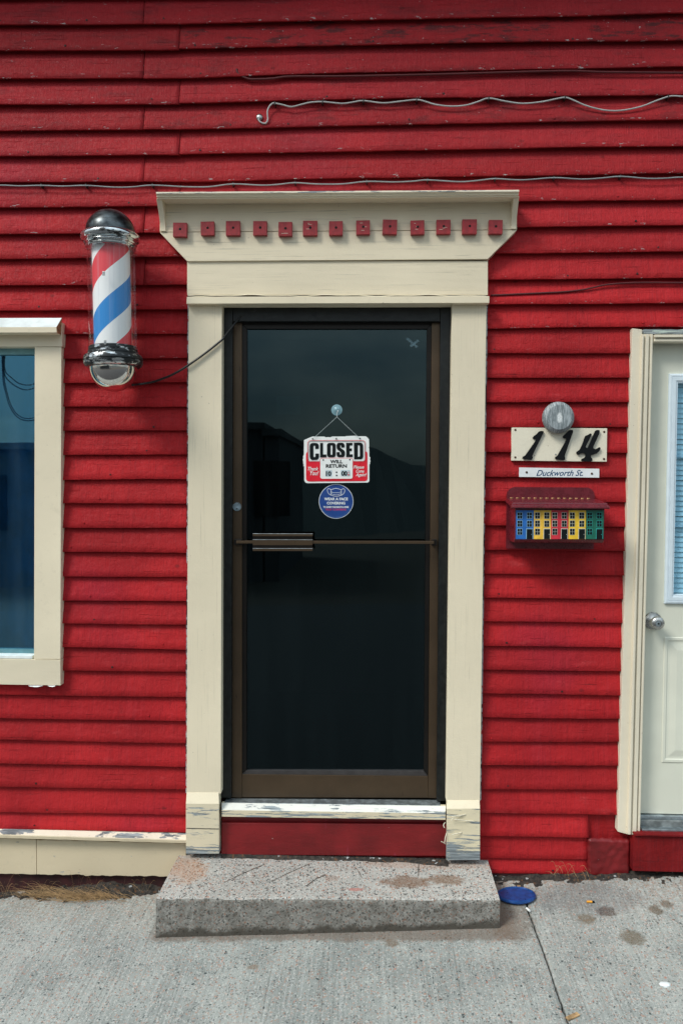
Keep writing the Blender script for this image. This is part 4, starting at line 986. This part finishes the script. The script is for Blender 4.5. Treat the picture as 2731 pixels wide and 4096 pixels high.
def tx(s, x0, y0, x1, y1, mat=0, bold=.03, shear=0, d=.0014):
    (a, b), (c, e) = sz([(x0, y0)])[0], sz([(x1, y1)])[0]; text(bm, s, a, b, c, e, YSG - d, mat=mat, bold=bold, shear=shear)
tx('WILL', 667, 1134, 863, 1190, d=.0026, bold=.045); tx('RETURN', 600, 1203, 930, 1259, d=.0026, bold=.045)
for q in ((595, 1297, 698, 1396), (832, 1294, 983, 1392)): fl([rr(*q, 14, 3)], 3, .0024)
tx('10', 600, 1312, 686, 1390, d=.0031, bold=.05); tx('00', 842, 1308, 936, 1386, d=.0031, bold=.05); tx('A', 946, 1312, 966, 1342, 2, d=.0031); tx('M', 944, 1354, 968, 1382, 2, d=.0031)
fl([[(757, 1318), (780, 1318), (780, 1340), (757, 1340)]], 0, .0026); fl([[(757, 1368), (780, 1368), (780, 1390), (757, 1390)]], 0, .0026)
for x, y in ((395, 806), (764, 804), (1133, 799), (561, 1136), (975, 1131)): fl([[(x + 12 * math.cos(a * .524), y + 12 * math.sin(a * .524)) for a in range(12)]], 0, .0028)
tx('Thank', 318, 1245, 484, 1302, 1, .012, .35, .0022); tx('You!', 354, 1308, 488, 1376, 1, .012, .35, .0022)
tx('Please', 1030, 1222, 1198, 1272, 1, .012, .35, .0022); tx('Come', 1072, 1285, 1198, 1336, 1, .012, .35, .0022); tx('Again!', 1066, 1342, 1238, 1408, 1, .012, .35, .0022)
finish(bm, 'lettering', [M_BLACK, M_WHITE, M_SIGNR, plain('sign_slot_blue', (.50, .62, .66), .5)], sg)
bm = bmesh.new()
ap = at(*sz([(773, 462)])[0], YSG - .004)
for x, y in ((402, 800), (1128, 795)):
    e_ = at(*sz([(x, y)])[0], YSG - .004); n = 42
    for i in range(n + 1):
        c = ap.lerp(e_, i / n); c.z -= .004 * math.sin(math.pi * i / n) * 0; lathe(bm, [(0, -.0012), (.0010, -.0006), (.0010, .0006), (0, .0012)], 6, Matrix.Translation(c), cap=False)
    tube(bm, [ap, e_], .00035, 4)
finish(bm, 'bead_chain', plain('bright_bead_chain', (.72, .80, .80), .4, .2), sg)
bm = bmesh.new(); c = sz([(771, 353)])[0]
disc_at(c[0], c[1], YG - .0005, [(.0235, 0), (.0235, .0010), (.020, .0022), (.016, .0022), (.0155, .004), (.010, .006), (.006, .009), (.0045, .014), (0, .014)], 40, bm)
tube(bm, smooth_path([at(*sz([(790, 355)])[0], YG - .015), at(*sz([(786, 375)])[0], YG - .019), at(*sz([(775, 400)])[0], YG - .018), at(*sz([(772, 440)])[0], YG - .016), at(*sz([(774, 462)])[0], YG - .0145)], 5), .0011, 6, 1)
b_ = NB('clear_suction_rubber'); b_.set((.30, .52, .60), .12, 0, .8); b_.b.inputs['Alpha'].default_value = .55
tag(finish(bm, 'suction_hook', [b_.m, M_WHITE], None, smooth=True, auto=30), 'clear round suction cup hook on the door glass holding the bead chain', 'hook')
stk = empty('face_covering_sticker'); tag(stk, 'round blue WEAR A FACE COVERING sticker on the door glass below the closed sign', 'sticker')
bm = bmesh.new(); disc_at(1344, 2005.5, YG - .0004, [(.0735, 0), (.0735, .0004), (0, .0004)], 72, bm); finish(bm, 'rim', M_WHITE, stk)
bm = bmesh.new(); disc_at(1344, 2005.5, YG - .0004, [(.0715, .0005), (.0715, .0009), (0, .0009)], 72, bm); finish(bm, 'disc', M_SIGNB, stk)
bm = bmesh.new(); YT_ = YG - .0018
def ln(P, r=.0007, mat=0): tube(bm, [at(*q, YT_) for q in sz(P)], r, 5, mat)
msk = [(680, 1604), (720, 1590), (760, 1580), (800, 1590), (840, 1605), (845, 1640), (842, 1685), (800, 1702), (760, 1706), (720, 1702), (682, 1688), (678, 1640), (680, 1604)]
ln(msk, .0010); ln([(700, 1625), (700, 1625), (730, 1612), (760, 1606), (795, 1612), (825, 1625)]); ln([(700, 1648), (820, 1650)]); ln([(706, 1676), (760, 1684), (818, 1676)]); ln([(690, 1620), (692, 1680)]); ln([(830, 1622), (830, 1680)])
ln([(680, 1606), (655, 1586), (632, 1588), (622, 1608), (628, 1640), (650, 1672), (680, 1690)], .0010); ln([(840, 1606), (866, 1588), (888, 1590), (898, 1612), (890, 1645), (868, 1675), (842, 1690)], .0010)
def t2(s, x0, y0, x1, y1, mat=0, bold=.03):
    (a, b), (c, e) = sz([(x0, y0)])[0], sz([(x1, y1)])[0]; text(bm, s, a, b, c, e, YT_, mat=mat, bold=bold)
t2('WEAR A FACE', 575, 1726, 945, 1770); t2('COVERING', 617, 1792, 902, 1834); t2('TO COVER YOUR MOUTH & NOSE', 560, 1860, 956, 1889); t2('PRIOR TO ENTERING', 600, 1898, 916, 1929, 1, .012)
arc = 'masks - counter shields - decals'
for i, ch in enumerate(arc):
    if ch == ' ': continue
    a = rad(208 - (208 - 332 - 0) * -1 * 0 - 0); a = rad(153 - 126 * i / (len(arc) - 1)); cx_, cy_ = 760 + 246 * math.cos(a), 1786 + 246 * math.sin(a)
    t2(ch, cx_ - 4, cy_ - 7, cx_ + 4, cy_ + 6, 2, .0)
finish(bm, 'print', [M_WHITE, M_PINK, M_LBLUE], stk)
# strips of tape left on the glass
bm = bmesh.new()
def strip(a, b, w, Y):
    A, B = at(*a, Y), at(*b, Y); d = (B - A).normalized(); nn = Vector((-d.z, 0, d.x)) * w
    prism(bm, [A + nn, B + nn, B - nn, A - nn], Y + .0004)
strip((1625, 1352), (1668, 1388), .0052, YG - .0006); strip((1640, 1386), (1673, 1361), .0052, YG - .0012)
b_ = NB('old_tape'); b_.set((.30, .48, .55), .5); b_.b.inputs['Alpha'].default_value = .28
tag(finish(bm, 'tape_cross', b_.m), 'faded cross of tape in the upper right corner of the door glass', 'tape')
bm = bmesh.new(); rect(bm, 1106, 1585, 1204, 1658, YG + .0062, YG + .0068)
b_ = NB('faded_notice'); b_.set((.16, .24, .28), .6); tag(finish(bm, 'paper_notice', b_.m), 'faint square paper notice behind the door glass, left of the suction hook', 'notice')

# ------------------------------------------------------------------ cables
Yc_ = -.030
W1 = [(1035, 470), (1036, 482), (1047, 491), (1062, 493), (1071, 480), (1070, 460), (1070, 445), (1076, 428), (1088, 415), (1099, 413), (1130, 419), (1165, 427), (1205, 418), (1240, 410), (1290, 407), (1366, 414), (1410, 409), (1453, 403), (1531, 412), (1605, 405), (1666, 399), (1700, 406), (1740, 418), (1801, 425), (1862, 421), (1910, 407), (1954, 393), (2019, 405), (2089, 414), (2167, 407), (2220, 396), (2259, 390), (2290, 400), (2341, 422), (2411, 440), (2481, 442), (2559, 427), (2620, 404), (2672, 386), (2700, 384), (2731, 386), (2900, 392)]
bm = bmesh.new(); P = smooth_path([at(x, y, Yc_) for x, y in W1], 5); tube(bm, P, .0031, 10)
cab = finish(bm, 'wall_cable', M_CABW, None, smooth=True); tag(cab, 'loose white cable swagged high on the red wall, hooked over at its left end', 'cable')
bm = bmesh.new(); p = at(1038, 470, -.024); lathe(bm, [(.014, 0), (.013, .004), (.007, .007), (0, .008)], 20, Matrix.Translation(p) @ TOWALL); finish(bm, 'wall_plug', M_STEEL, cab, smooth=True)
def clips(pts, par, mat=M_CLIP, s=.006):
    for x, y in pts:
        bm = bmesh.new(); p = at(x, y, Yc_ - .004); box(bm, p.x - s * .4, p.x + s * .4, p.y, -.004, p.z - s, p.z + s * 1.3); finish(bm, 'clip', mat, par, bevel=.001)
clips([(1099, 413), (1290, 407), (1453, 403), (1666, 399), (1954, 393), (2259, 390), (2672, 386)], cab)
W2 = [(-150, 744), (0, 741), (80, 744), (165, 742), (255, 745), (344, 742), (453, 749), (530, 748), (610, 741), (740, 747), (836, 747), (932, 736), (1045, 741), (1110, 738), (1180, 731), (1263, 736), (1366, 736), (1466, 726), (1575, 728), (1650, 725), (1710, 720), (1836, 727), (1910, 722), (1980, 715), (2089, 720), (2215, 711), (2324, 717), (2410, 712), (2481, 706), (2586, 714), (2660, 713), (2731, 709), (2880, 714)]
bm = bmesh.new(); P = smooth_path([at(x, y, -.033) for x, y in W2], 4); tube(bm, P, .0027, 10)
cab2 = finish(bm, 'wall_cable', M_CABG, None, smooth=True); tag(cab2, 'thin grey cable clipped across the full width just above the cream cornice', 'cable')
clips([(165, 742), (344, 742), (610, 741), (932, 736), (1180, 731), (1466, 726), (1710, 720), (1980, 715), (2215, 711), (2481, 706)], cab2)
tube_thing('wall_cable', smooth_path([at(x, y, -.025) for x, y in [(947, 276), (950, 290), (965, 303), (985, 312), (1010, 317), (1090, 314), (1160, 306), (1366, 305), (1590, 301), (1801, 296), (2237, 284), (2400, 288), (2600, 290), (2850, 292)]], 5), .0045, M_CABR,
           'dark red painted cable tucked under a clapboard near the top of the wall', 'cable')
tube_thing('wall_cable', smooth_path([at(x, y, -.024) for x, y in [(1962, 1181), (2050, 1177), (2180, 1171), (2240, 1168), (2320, 1160), (2370, 1150), (2420, 1139), (2500, 1132), (2580, 1130), (2731, 1131), (2860, 1132)]], 5), .0036, M_CABR,
           'dark red painted cable running right from the cream door head', 'cable')
pc_ = [at(530, 1540, -.10), at(560, 1537, -.05), at(615, 1527, -.036), at(650, 1515, -.045), at(691, 1498, -.055), at(749, 1464, -.060), at(825, 1410, -.058), at(888, 1359, -.056), at(900, 1345, -.045), at(921, 1318, -.02), at(951, 1280, 0), at(982, 1257, .008), at(1000, 1248, .008), at(1012, 1246, .006), at(1021, 1239, .006)]
tube_thing('power_cord', smooth_path(pc_, 6), .0046, M_CABK, 'black power cord from the barber pole across the left cream post into the doorway', 'cord')

# ------------------------------------------------------------------ ground
GX0, GX1 = -6.0, 6.0
def gplane(name, x0, x1, y0, y1, dz, mat, nx=2, ny=2, bump_=0.0, thick=0.0):
    bm = bmesh.new(); g = [[bm.verts.new((x0 + (x1 - x0) * i / nx, y0 + (y1 - y0) * j / ny, gz(x0 + (x1 - x0) * i / nx, y0 + (y1 - y0) * j / ny) + dz + bump_ * noise.noise((i * .3, j * .3, 0)))) for j in range(ny + 1)] for i in range(nx + 1)]
    for i in range(nx):
        for j in range(ny): bm.faces.new((g[i][j], g[i + 1][j], g[i + 1][j + 1], g[i][j + 1]))
    if thick:
        r_ = bmesh.ops.extrude_face_region(bm, geom=bm.faces[:])
        for v in [q for q in r_['geom'] if isinstance(q, bmesh.types.BMVert)]: v.co.z -= thick
    o = finish(bm, name, mat); return o
bm = bmesh.new(); bm.faces.new([bm.verts.new((x, y, .03 * x - .42)) for x, y in ((-140, -140), (140, -140), (140, 60), (-140, 60))])
g = finish(bm, 'ground', M_EARTH); g['kind'] = 'structure'
rd = gplane('road', -60, 60, -9.0, -1.32, -.145, M_ASPH); rd['kind'] = 'structure'
kb = gplane('kerb', -60, 60, -1.32, -1.16, -.002, M_WALK, thick=.2); kb['kind'] = 'structure'
# pavement: two slabs either side of an open joint that runs out from the wall
J = [ag(2095, 3560), ag(2110, 3635), ag(2149, 3739), ag(2202, 3887), ag(2236, 3992), ag(2271, 4087)]
Jx = lambda y: (lambda pts: pts)(None)
def jx(y):
    P = sorted([(p.y, p.x) for p in J])
    if y <= P[0][0]: return P[0][1] + (y - P[0][0]) * (P[-1][1] - P[0][1]) / (P[-1][0] - P[0][0])
    if y >= P[-1][0]: return P[-1][1]
    for (a, xa_), (b, xb_) in zip(P, P[1:]):
        if y <= b: return xa_ + (xb_ - xa_) * (y - a) / (b - a)
def slab(x_of_i, left, ybk):
    bm = bmesh.new(); ny = 150; rows_ = []; y0, y1 = -1.155, ybk
    for j in range(ny + 1):
        y = y0 + (y1 - y0) * j / ny; e = jx(y) + (-.0035 if left else .0035) + .004 * noise.noise((y * 30, 3 if left else 8, 0)) + .002 * noise.noise((y * 110, 3 if left else 8, 0))
        xs = ([GX0, e - .03, e - .006, e] if left else [GX1, e + .03, e + .006, e]); dz = [0, 0, -.001, -.005]
        if j == ny: dz = [d - 0 for d in dz]
        yj = y + (.0 if j < ny else .0)
        rows_.append([bm.verts.new((x, yj, gz(x, yj) + d)) for x, d in zip(xs, dz)] + [bm.verts.new((e, yj, gz(e, yj) - .09))])
    for a, b in zip(rows_, rows_[1:]):
        for k in range(4): bm.faces.new((a[k], a[k + 1], b[k + 1], b[k]))
    for rw in (rows_[0], rows_[-1]):
        q = bm.verts.new((rw[0].co.x, rw[0].co.y, rw[0].co.z - .09)); bm.faces.new([rw[i] for i in range(5)] + [q])
    o = finish(bm, 'pavement', M_WALK); o['kind'] = 'structure'; return o
slab(None, True, -.04); slab(None, False, -.045)
bm = bmesh.new()   # grit in the joint and along the foot of the wall
def gritstrip(x0, x1, y0, y1, hfun, nx, ny):
    g = [[bm.verts.new((x0 + (x1 - x0) * i / nx, y0 + (y1 - y0) * j / ny, gz(x0 + (x1 - x0) * i / nx, y0 + (y1 - y0) * j / ny) + hfun(x0 + (x1 - x0) * i / nx, y0 + (y1 - y0) * j / ny))) for j in range(ny + 1)] for i in range(nx + 1)]
    for i in range(nx):
        for j in range(ny): bm.faces.new((g[i][j], g[i + 1][j], g[i + 1][j + 1], g[i][j + 1]))
def hf(x, y):
    near = max(0, 1 - abs(x + 1.15) / .5)
    return -.014 + .020 * max(0, (y + .07) / .07) + near * .036 * max(0, min(1, (y + .13) / .1)) + .012 * noise.noise((x * 14, y * 14, 0)) + .010 * noise.noise((x * 55, y * 55, 0))
gritstrip(-3.2, -.76, -.15, .0, hf, 260, 18); 
def hf2(x, y): return -.010 + .020 * max(0, (y + .11) / .11) + .009 * noise.noise((x * 18, y * 18, 3)) + .006 * noise.noise((x * 60, y * 60, 0))
gritstrip(.46, 2.2, -.12, -.012, hf2, 200, 14)
n = 160; a = []
for j in range(n + 1):
    y = -1.15 + 1.1 * j / n; x = jx(y); a.append([bm.verts.new((x + s, y, gz(x, y) - .022 + .013 * noise.noise((y * 40, s * 99, 0)))) for s in (-.012, 0, .012)])
for p, q in zip(a, a[1:]):
    for k in range(2): bm.faces.new((p[k], p[k + 1], q[k + 1], q[k]))
tag(finish(bm, 'grit', M_SOIL), 'dark grit and soil along the foot of the wall and in the pavement joint', 'soil', kind='stuff')
# dirt wedge behind the step
bm = bmesh.new(); n = 120; a = []
for i in range(n + 1):
    x = at(886, 3420, -.03).x + (at(1788, 3420, -.03).x - at(886, 3420, -.03).x) * i / n
    w = .012 + .008 * noise.noise((x * 9, 0, 0)) + .006 * noise.noise((x * 40, 0, 0)) + (.03 * max(0, (i - 95) / 25))
    a.append([bm.verts.new((x, -.034, STZ + .012 + .003 * noise.noise((x * 50, 1, 1)))), bm.verts.new((x, -.034 - w * .6, STZ + .007)), bm.verts.new((x, -.036 - w, STZ + .0006))])
for p, q in zip(a, a[1:]):
    for k in range(2): bm.faces.new((p[k], p[k + 1], q[k + 1], q[k]))
tag(finish(bm, 'step_grit', M_SOIL, smooth=True), 'line of dark grit at the back of the concrete step under the red riser', 'soil', kind='stuff')

# step slab
sx0, sx1 = -.812, .502
def sgrid():
    bm = bmesh.new(); nx = 150; ny = 36; nz = 16
    def P(x, y, z):
        c = Vector((x, y, z)); a = noise.noise(c * 9) * .0016 + noise.noise(c * 45) * .0012
        return c + Vector((0, -a * 1.5 if y < -.325 else 0, a * .7 if z > .09 else 0))
    V = {}
    def v(x, y, z):
        k = (round(x, 4), round(y, 4), round(z, 4))
        if k not in V: V[k] = bm.verts.new(P(x, y, z))
        return V[k]
    r_ = .007
    xs = [sx0 + (sx1 - sx0) * i / nx for i in range(nx + 1)]
    def zbot(x): return gz(x) - .03
    def fy(x): return -.387 + .054 * (x - sx0) / (sx1 - sx0)
    # cross-section path from back-top over the rounded nose down the front
    for i in range(nx):
        cols_ = []
        for x in (xs[i], xs[i + 1]):
            nr = .006 * noise.noise((x * 11, 2, 2)) + .004 * noise.noise((x * 47, 2, 2)); path = [(.0, STZ)] + [((fy(x) + .014 - nr) * t / 14, STZ) for t in range(1, 15)]
            f_ = fy(x); ch = .016 * max(0, noise.noise((x * 7, 5, 1)) - .25) + .010 * max(0, noise.noise((x * 26, 5, 9)) - .2); f_ += 0; path += [(f_ + .007 - nr + ch, STZ - .0018), (f_ + .003 - nr, STZ - .005), (f_ - nr * .5 + ch * .6, STZ - .011)]
            path += [(f_ - .0005 * t, STZ - .011 + (zbot(x) - STZ + .011) * t / 12) for t in range(1, 13)]
            cols_.append([v(x, y, z) for y, z in path])
        for a0, a1, b0, b1 in zip(cols_[0], cols_[0][1:], cols_[1], cols_[1][1:]):
            try: bm.faces.new((a0, b0, b1, a1))
            except ValueError: pass
        if i in (0, nx - 1):
            k = 0 if i == 0 else 1; cap = cols_[k] + [bm.verts.new((xs[i + k], 0, zbot(xs[i + k])))]
            try: bm.faces.new(cap)
            except ValueError: pass
    # scratched grooves in the top
    return bm
M_GROOVE = plain('dirt_filled_groove', (.10, .07, .05), .9, var=.4, vscale=200)
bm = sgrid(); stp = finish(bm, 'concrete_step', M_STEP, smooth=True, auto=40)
tag(stp, 'low speckled concrete step slab in front of the glass door', 'step')
mo = stp.modifiers.new('sub', 'SUBSURF'); mo.subdivision_type = 'SIMPLE'; mo.levels = 1; mo.render_levels = 1
# carved lines, a dark hollow
bm = bmesh.new()
for P in ([(896, 3532), (960, 3500), (1010, 3478), (1058, 3458)], [(1085, 3527), (1150, 3495), (1205, 3470), (1240, 3456)], [(1416, 3470), (1432, 3485), (1447, 3512)], [(1674, 3446), (1673, 3475), (1672, 3505)], [(1225, 3545), (1262, 3518), (1300, 3500)]):
    Q = smooth_path([az(x, y, STZ + .0004) for x, y in P], 6)
    w = .0022; bm = bmesh.new()
    for a, b in zip(Q, Q[1:]):
        d = (b - a).normalized(); nn = Vector((-d.y, d.x, 0)) * w * (.6 + .5 * noise.noise(a * 60))
        bm.faces.new([bm.verts.new(p + Vector((0, 0, .0016))) for p in (a + nn, b + nn, b - nn, a - nn)])
    finish(bm, 'carved_line', M_GROOVE, stp)

# ------------------------------------------------------------------ dry grass and weeds
def blades(name, spots, label, cat, w=.0009):
    bm = bmesh.new()
    for (x, y, n, L, spread, dirx, lift) in spots:
        for _ in range(n):
            bx, by = x + random.gauss(0, spread), y + random.gauss(0, .014); z = gz(bx, by) + .012 + random.uniform(-.006, .01)
            a = dirx + random.gauss(0, .7); l = L * random.uniform(.4, 1.2); li = lift * random.uniform(.1, 1.3); bend = random.uniform(-.5, .5); P = []
            for k in range(6):
                t = k / 5; aa = a + bend * t; P.append(Vector((bx + math.cos(aa) * l * t, min(by + math.sin(aa) * l * t * .5, -.022), z + li * math.sin(t * 2.2) * l)))
            for k in range(5):
                w0, w1 = w * (1 - k / 5.5), w * (1 - (k + 1) / 5.5)
                bm.faces.new([bm.verts.new(p) for p in (P[k] + Vector((0, 0, w0)), P[k + 1] + Vector((0, 0, w1)), P[k + 1] - Vector((0, 0, w1)), P[k] - Vector((0, 0, w0)))])
    return tag(finish(bm, name, M_STRAW), label, cat, kind='stuff')
S = []
for px, n, L in ((110, 12, .09), (170, 40, .14), (230, 62, .14), (290, 70, .13), (350, 80, .11), (400, 80, .09), (450, 60, .08), (500, 16, .06)):
    p = ag(px, 3606 + random.uniform(-16, 12)); S.append((p.x, p.y, n, L, .035, math.pi + .1, .25))
for px in (60, 200, 310, 380, 430, 560): p = ag(px, 3560); S.append((p.x, -.06, 14, .06, .03, 1.5, 1.2))
blades('dry_grass', S, 'matted tuft of dead brown grass at the foot of the wall left of the step', 'grass')
S = []
for px, py, n in ((2225, 3500, 7), (2262, 3510, 6), (2345, 3525, 6), (2310, 3520, 4)): p = ag(px, py + 8); S.append((p.x, p.y, n, .055, .010, 1.5 if n > 5 else 3, .9))
blades('dry_weeds', S, 'few dry straw stalks growing from the crack under the right clapboards', 'weeds', .0012)

# ------------------------------------------------------------------ litter
pA = ag(2066, 3588); wx_ = 77 / F * (pA.y + D); 
bm = bmesh.new(); Mx = Matrix.Translation((pA.x - .002, pA.y, gz(pA.x, pA.y) + .003)) @ Matrix.Rotation(-math.atan(.04), 4, 'Y') @ Matrix.Scale(.80, 4, (0, 1, 0))
lathe(bm, [(wx_ * 1.0, 0), (wx_ * 1.02, .004), (wx_ * .98, .010), (wx_ * .90, .012), (wx_ * .87, .008), (wx_ * .5, .0085), (0, .007)], 56, Mx)
tag(finish(bm, 'plastic_lid', M_LID, smooth=True, auto=40), 'round blue plastic lid lying on the pavement beside the step', 'lid')
def butt(px, py, ang, l, r, mats, label, name='cigarette_butt'):
    p = ag(px, py); d = Vector((math.cos(ang), math.sin(ang), 0)); c = Vector((p.x, p.y, gz(p.x, p.y) + r + .001)); bm = bmesh.new()
    tube(bm, [c - d * l * .5, c + d * l * .2], r, 10, 0); tube(bm, [c + d * l * .2, c + d * l * .5], r * .94, 10, 1)
    tag(finish(bm, name, mats, smooth=True, auto=40), label, 'litter')
butt(2360, 3612, .0, .030, .0042, [M_PVC, M_BLACK], 'orange cigarette butt on the pavement below the plaster patch')
butt(2111, 3644, 2.0, .022, .0045, [M_WHITE, M_WHITE], 'white cigarette butt in the pavement joint beside the blue lid')
butt(2073, 3551, .2, .014, .0045, [M_STRAW, M_STRAW], 'small tan cigarette butt between the blue lid and the wall')
p = ag(2289, 4070); bm = bmesh.new(); box(bm, -.024, .024, -.008, .008, 0, .006)
o = finish(bm, 'wood_chip', M_STRAW, bevel=.002); o.location = (p.x, p.y, gz(p.x, p.y) + .001); o.rotation_euler = (0, -math.atan(SL), rad(28)); tag(o, 'small brown wood chip over the pavement joint at the bottom edge', 'litter')
p = ag(2657, 3939); bm = bmesh.new(); bmesh.ops.create_icosphere(bm, subdivisions=3, radius=1)
for v in bm.verts: v.co = Vector((v.co.x * .019, v.co.y * .013, v.co.z * .005)) * (1 + .15 * noise.noise(v.co * 2))
o = finish(bm, 'white_pebble', M_STREET, smooth=True); o.location = (p.x, p.y, gz(p.x, p.y) + .002); tag(o, 'flat white pebble lying on the pavement at the lower right', 'pebble')

# ------------------------------------------------------------------ across the street (seen only mirrored in the glass)
def mir(px, py, Yv, g_=YG): p = at(px, py, Yv); return Vector((p.x, 2 * g_ - Yv, p.z))
Yv = 14.0
def far_house(pxa, pxb, pytop, label):
    a = mir(pxa, pytop, Yv); b = mir(pxb, pytop, Yv); h = empty('street_house'); tag(h, label, 'building')
    bm = bmesh.new(); box(bm, a.x, b.x, a.y - 6, a.y, -1.8, a.z - .15); finish(bm, 'wall', M_HOUSE, h)
    bm = bmesh.new(); box(bm, a.x - .05, b.x + .05, a.y - 6.1, a.y + .12, a.z - .149, a.z); finish(bm, 'roof', M_ROOF, h)
    bm = bmesh.new(); n = max(1, int((b.x - a.x) / 1.6))
    for i in range(n):
        bm = bmesh.new(); x = a.x + (b.x - a.x) * (i + .5) / n; box(bm, x - .4, x + .4, a.y + .002, a.y + .05, a.z - 1.9, a.z - .7)
        finish(bm, 'window', M_JAMB, h)
far_house(-1600, 690, 1765, 'low dark house across the street mirrored in the left window'); far_house(700, 1052, 1690, 'taller dark house across the street mirrored in the left of the door glass')
far_house(1060, 1118, 1716, 'narrow dark house across the street mirrored beside the taller one')
bm = bmesh.new(); Yh = 60; P = [(-3000, 1840), (200, 1800), (1120, 1765), (1250, 1752), (1400, 1765), (1500, 1800), (1560, 1828), (1640, 1850), (1760, 1880), (2300, 1880), (4500, 1830)]
T = [mir(x, y, Yh) for x, y in P]
for a, b in zip(T, T[1:]):
    n = max(1, int(abs(b.x - a.x) / 1.5))
    for i in range(n):
        q0, q1 = a.lerp(b, i / n), a.lerp(b, (i + 1) / n)
        z0 = q0.z + .5 * noise.noise((q0.x * .6, 0, 0)); z1 = q1.z + .5 * noise.noise((q1.x * .6, 0, 0))
        bm.faces.new([bm.verts.new(v) for v in ((q0.x, q0.y, z0), (q1.x, q1.y, z1), (q1.x, q1.y + 40, -2), (q0.x, q0.y + 40, -2))])
        bm.faces.new([bm.verts.new(v) for v in ((q0.x, q0.y, z0), (q1.x, q1.y, z1), (q1.x, q1.y - 40, -2), (q0.x, q0.y - 40, -2))])
hl = finish(bm, 'hill', M_HILL); hl['kind'] = 'structure'
# drooping service cables across the street, mirrored in the left window
Yw = 5.0
for i, W in enumerate(([(18, 1300), (20, 1400), (22, 1480), (45, 1510), (80, 1535), (120, 1540), (160, 1525), (230, 1480), (300, 1300)], [(14, 1300), (15, 1400), (20, 1495), (45, 1530), (85, 1556), (120, 1558), (160, 1540), (240, 1490), (320, 1300)], [(8, 1300), (12, 1430), (20, 1520), (35, 1590), (60, 1645), (95, 1672), (140, 1670), (200, 1640), (260, 1500), (300, 1300)], [(6, 1300), (9, 1430), (16, 1530), (35, 1610), (65, 1662), (100, 1682), (150, 1676), (220, 1640), (320, 1300)])):
    o = tube_thing('service_cable', smooth_path([mir(x, y, Yw, .022) for x, y in W], 6), .006, M_CABK, 'dark hanging cable loop mirrored in the blue glass of the left window', 'cable', group='cable loops mirrored in the left window')
# ------------------------------------------------------------------ light
sd = Vector((-1.2, -1.0, 1.55)).normalized()
L = bpy.data.lights.new('sun', 'SUN'); L.energy = 2.5; L.angle = rad(17); L.color = (1, .965, .90)
so = bpy.data.objects.new('sun', L); C.objects.link(so); so.rotation_euler = sd.to_track_quat('Z', 'Y').to_euler(); so.location = (-4, -5, 6)
w = bpy.data.worlds.new('World'); sc.world = w; w.use_nodes = True; t = w.node_tree; bg = t.nodes['Background']
sky = t.nodes.new('ShaderNodeTexSky'); sky.sky_type = 'NISHITA'; sky.sun_disc = False; sky.sun_elevation = math.asin(sd.z); sky.sun_rotation = math.atan2(sd.x, sd.y); sky.dust_density = 2.0
tc = t.nodes.new('ShaderNodeTexCoord'); mp = t.nodes.new('ShaderNodeMapping'); mp.inputs['Scale'].default_value = (2.2, 2.2, 5.5); t.links.new(tc.outputs['Generated'], mp.inputs[0])
nz = t.nodes.new('ShaderNodeTexNoise'); nz.inputs['Scale'].default_value = 1.6; nz.inputs['Detail'].default_value = 7; t.links.new(mp.outputs[0], nz.inputs['Vector'])
cr = t.nodes.new('ShaderNodeValToRGB'); cr.color_ramp.elements[0].position = .36; cr.color_ramp.elements[0].color = (1.5, 2.7, 3.4, 1); cr.color_ramp.elements[1].position = .66; cr.color_ramp.elements[1].color = (7.7, 7.7, 7.2, 1)
t.links.new(nz.outputs['Fac'], cr.inputs[0])
mx = t.nodes.new('ShaderNodeMix'); mx.data_type = 'RGBA'; mx.inputs[0].default_value = .72; t.links.new(sky.outputs[0], mx.inputs[6]); t.links.new(cr.outputs[0], mx.inputs[7])
sx_ = t.nodes.new('ShaderNodeSeparateXYZ'); t.links.new(tc.outputs['Generated'], sx_.inputs[0])
mr = t.nodes.new('ShaderNodeMapRange'); t.links.new(sx_.outputs[2], mr.inputs[0]); mr.inputs[1].default_value = 0.0; mr.inputs[2].default_value = 1.0; mr.inputs[3].default_value = .50; mr.inputs[4].default_value = 3.3   # overcast: brighter overhead
vm = t.nodes.new('ShaderNodeVectorMath'); vm.operation = 'SCALE'; t.links.new(mx.outputs[2], vm.inputs[0]); t.links.new(mr.outputs[0], vm.inputs['Scale'])
t.links.new(vm.outputs[0], bg.inputs[0]); bg.inputs[1].default_value = .115
sc.view_settings.view_transform = 'Standard'; sc.view_settings.look = 'None'; sc.view_settings.gamma = 1; sc.view_settings.exposure = -0.12
sc.render.engine = 'CYCLES'; sc.cycles.max_bounces = 8; sc.cycles.transparent_max_bounces = 12
sc.render.resolution_x = 682; sc.render.resolution_y = 1024
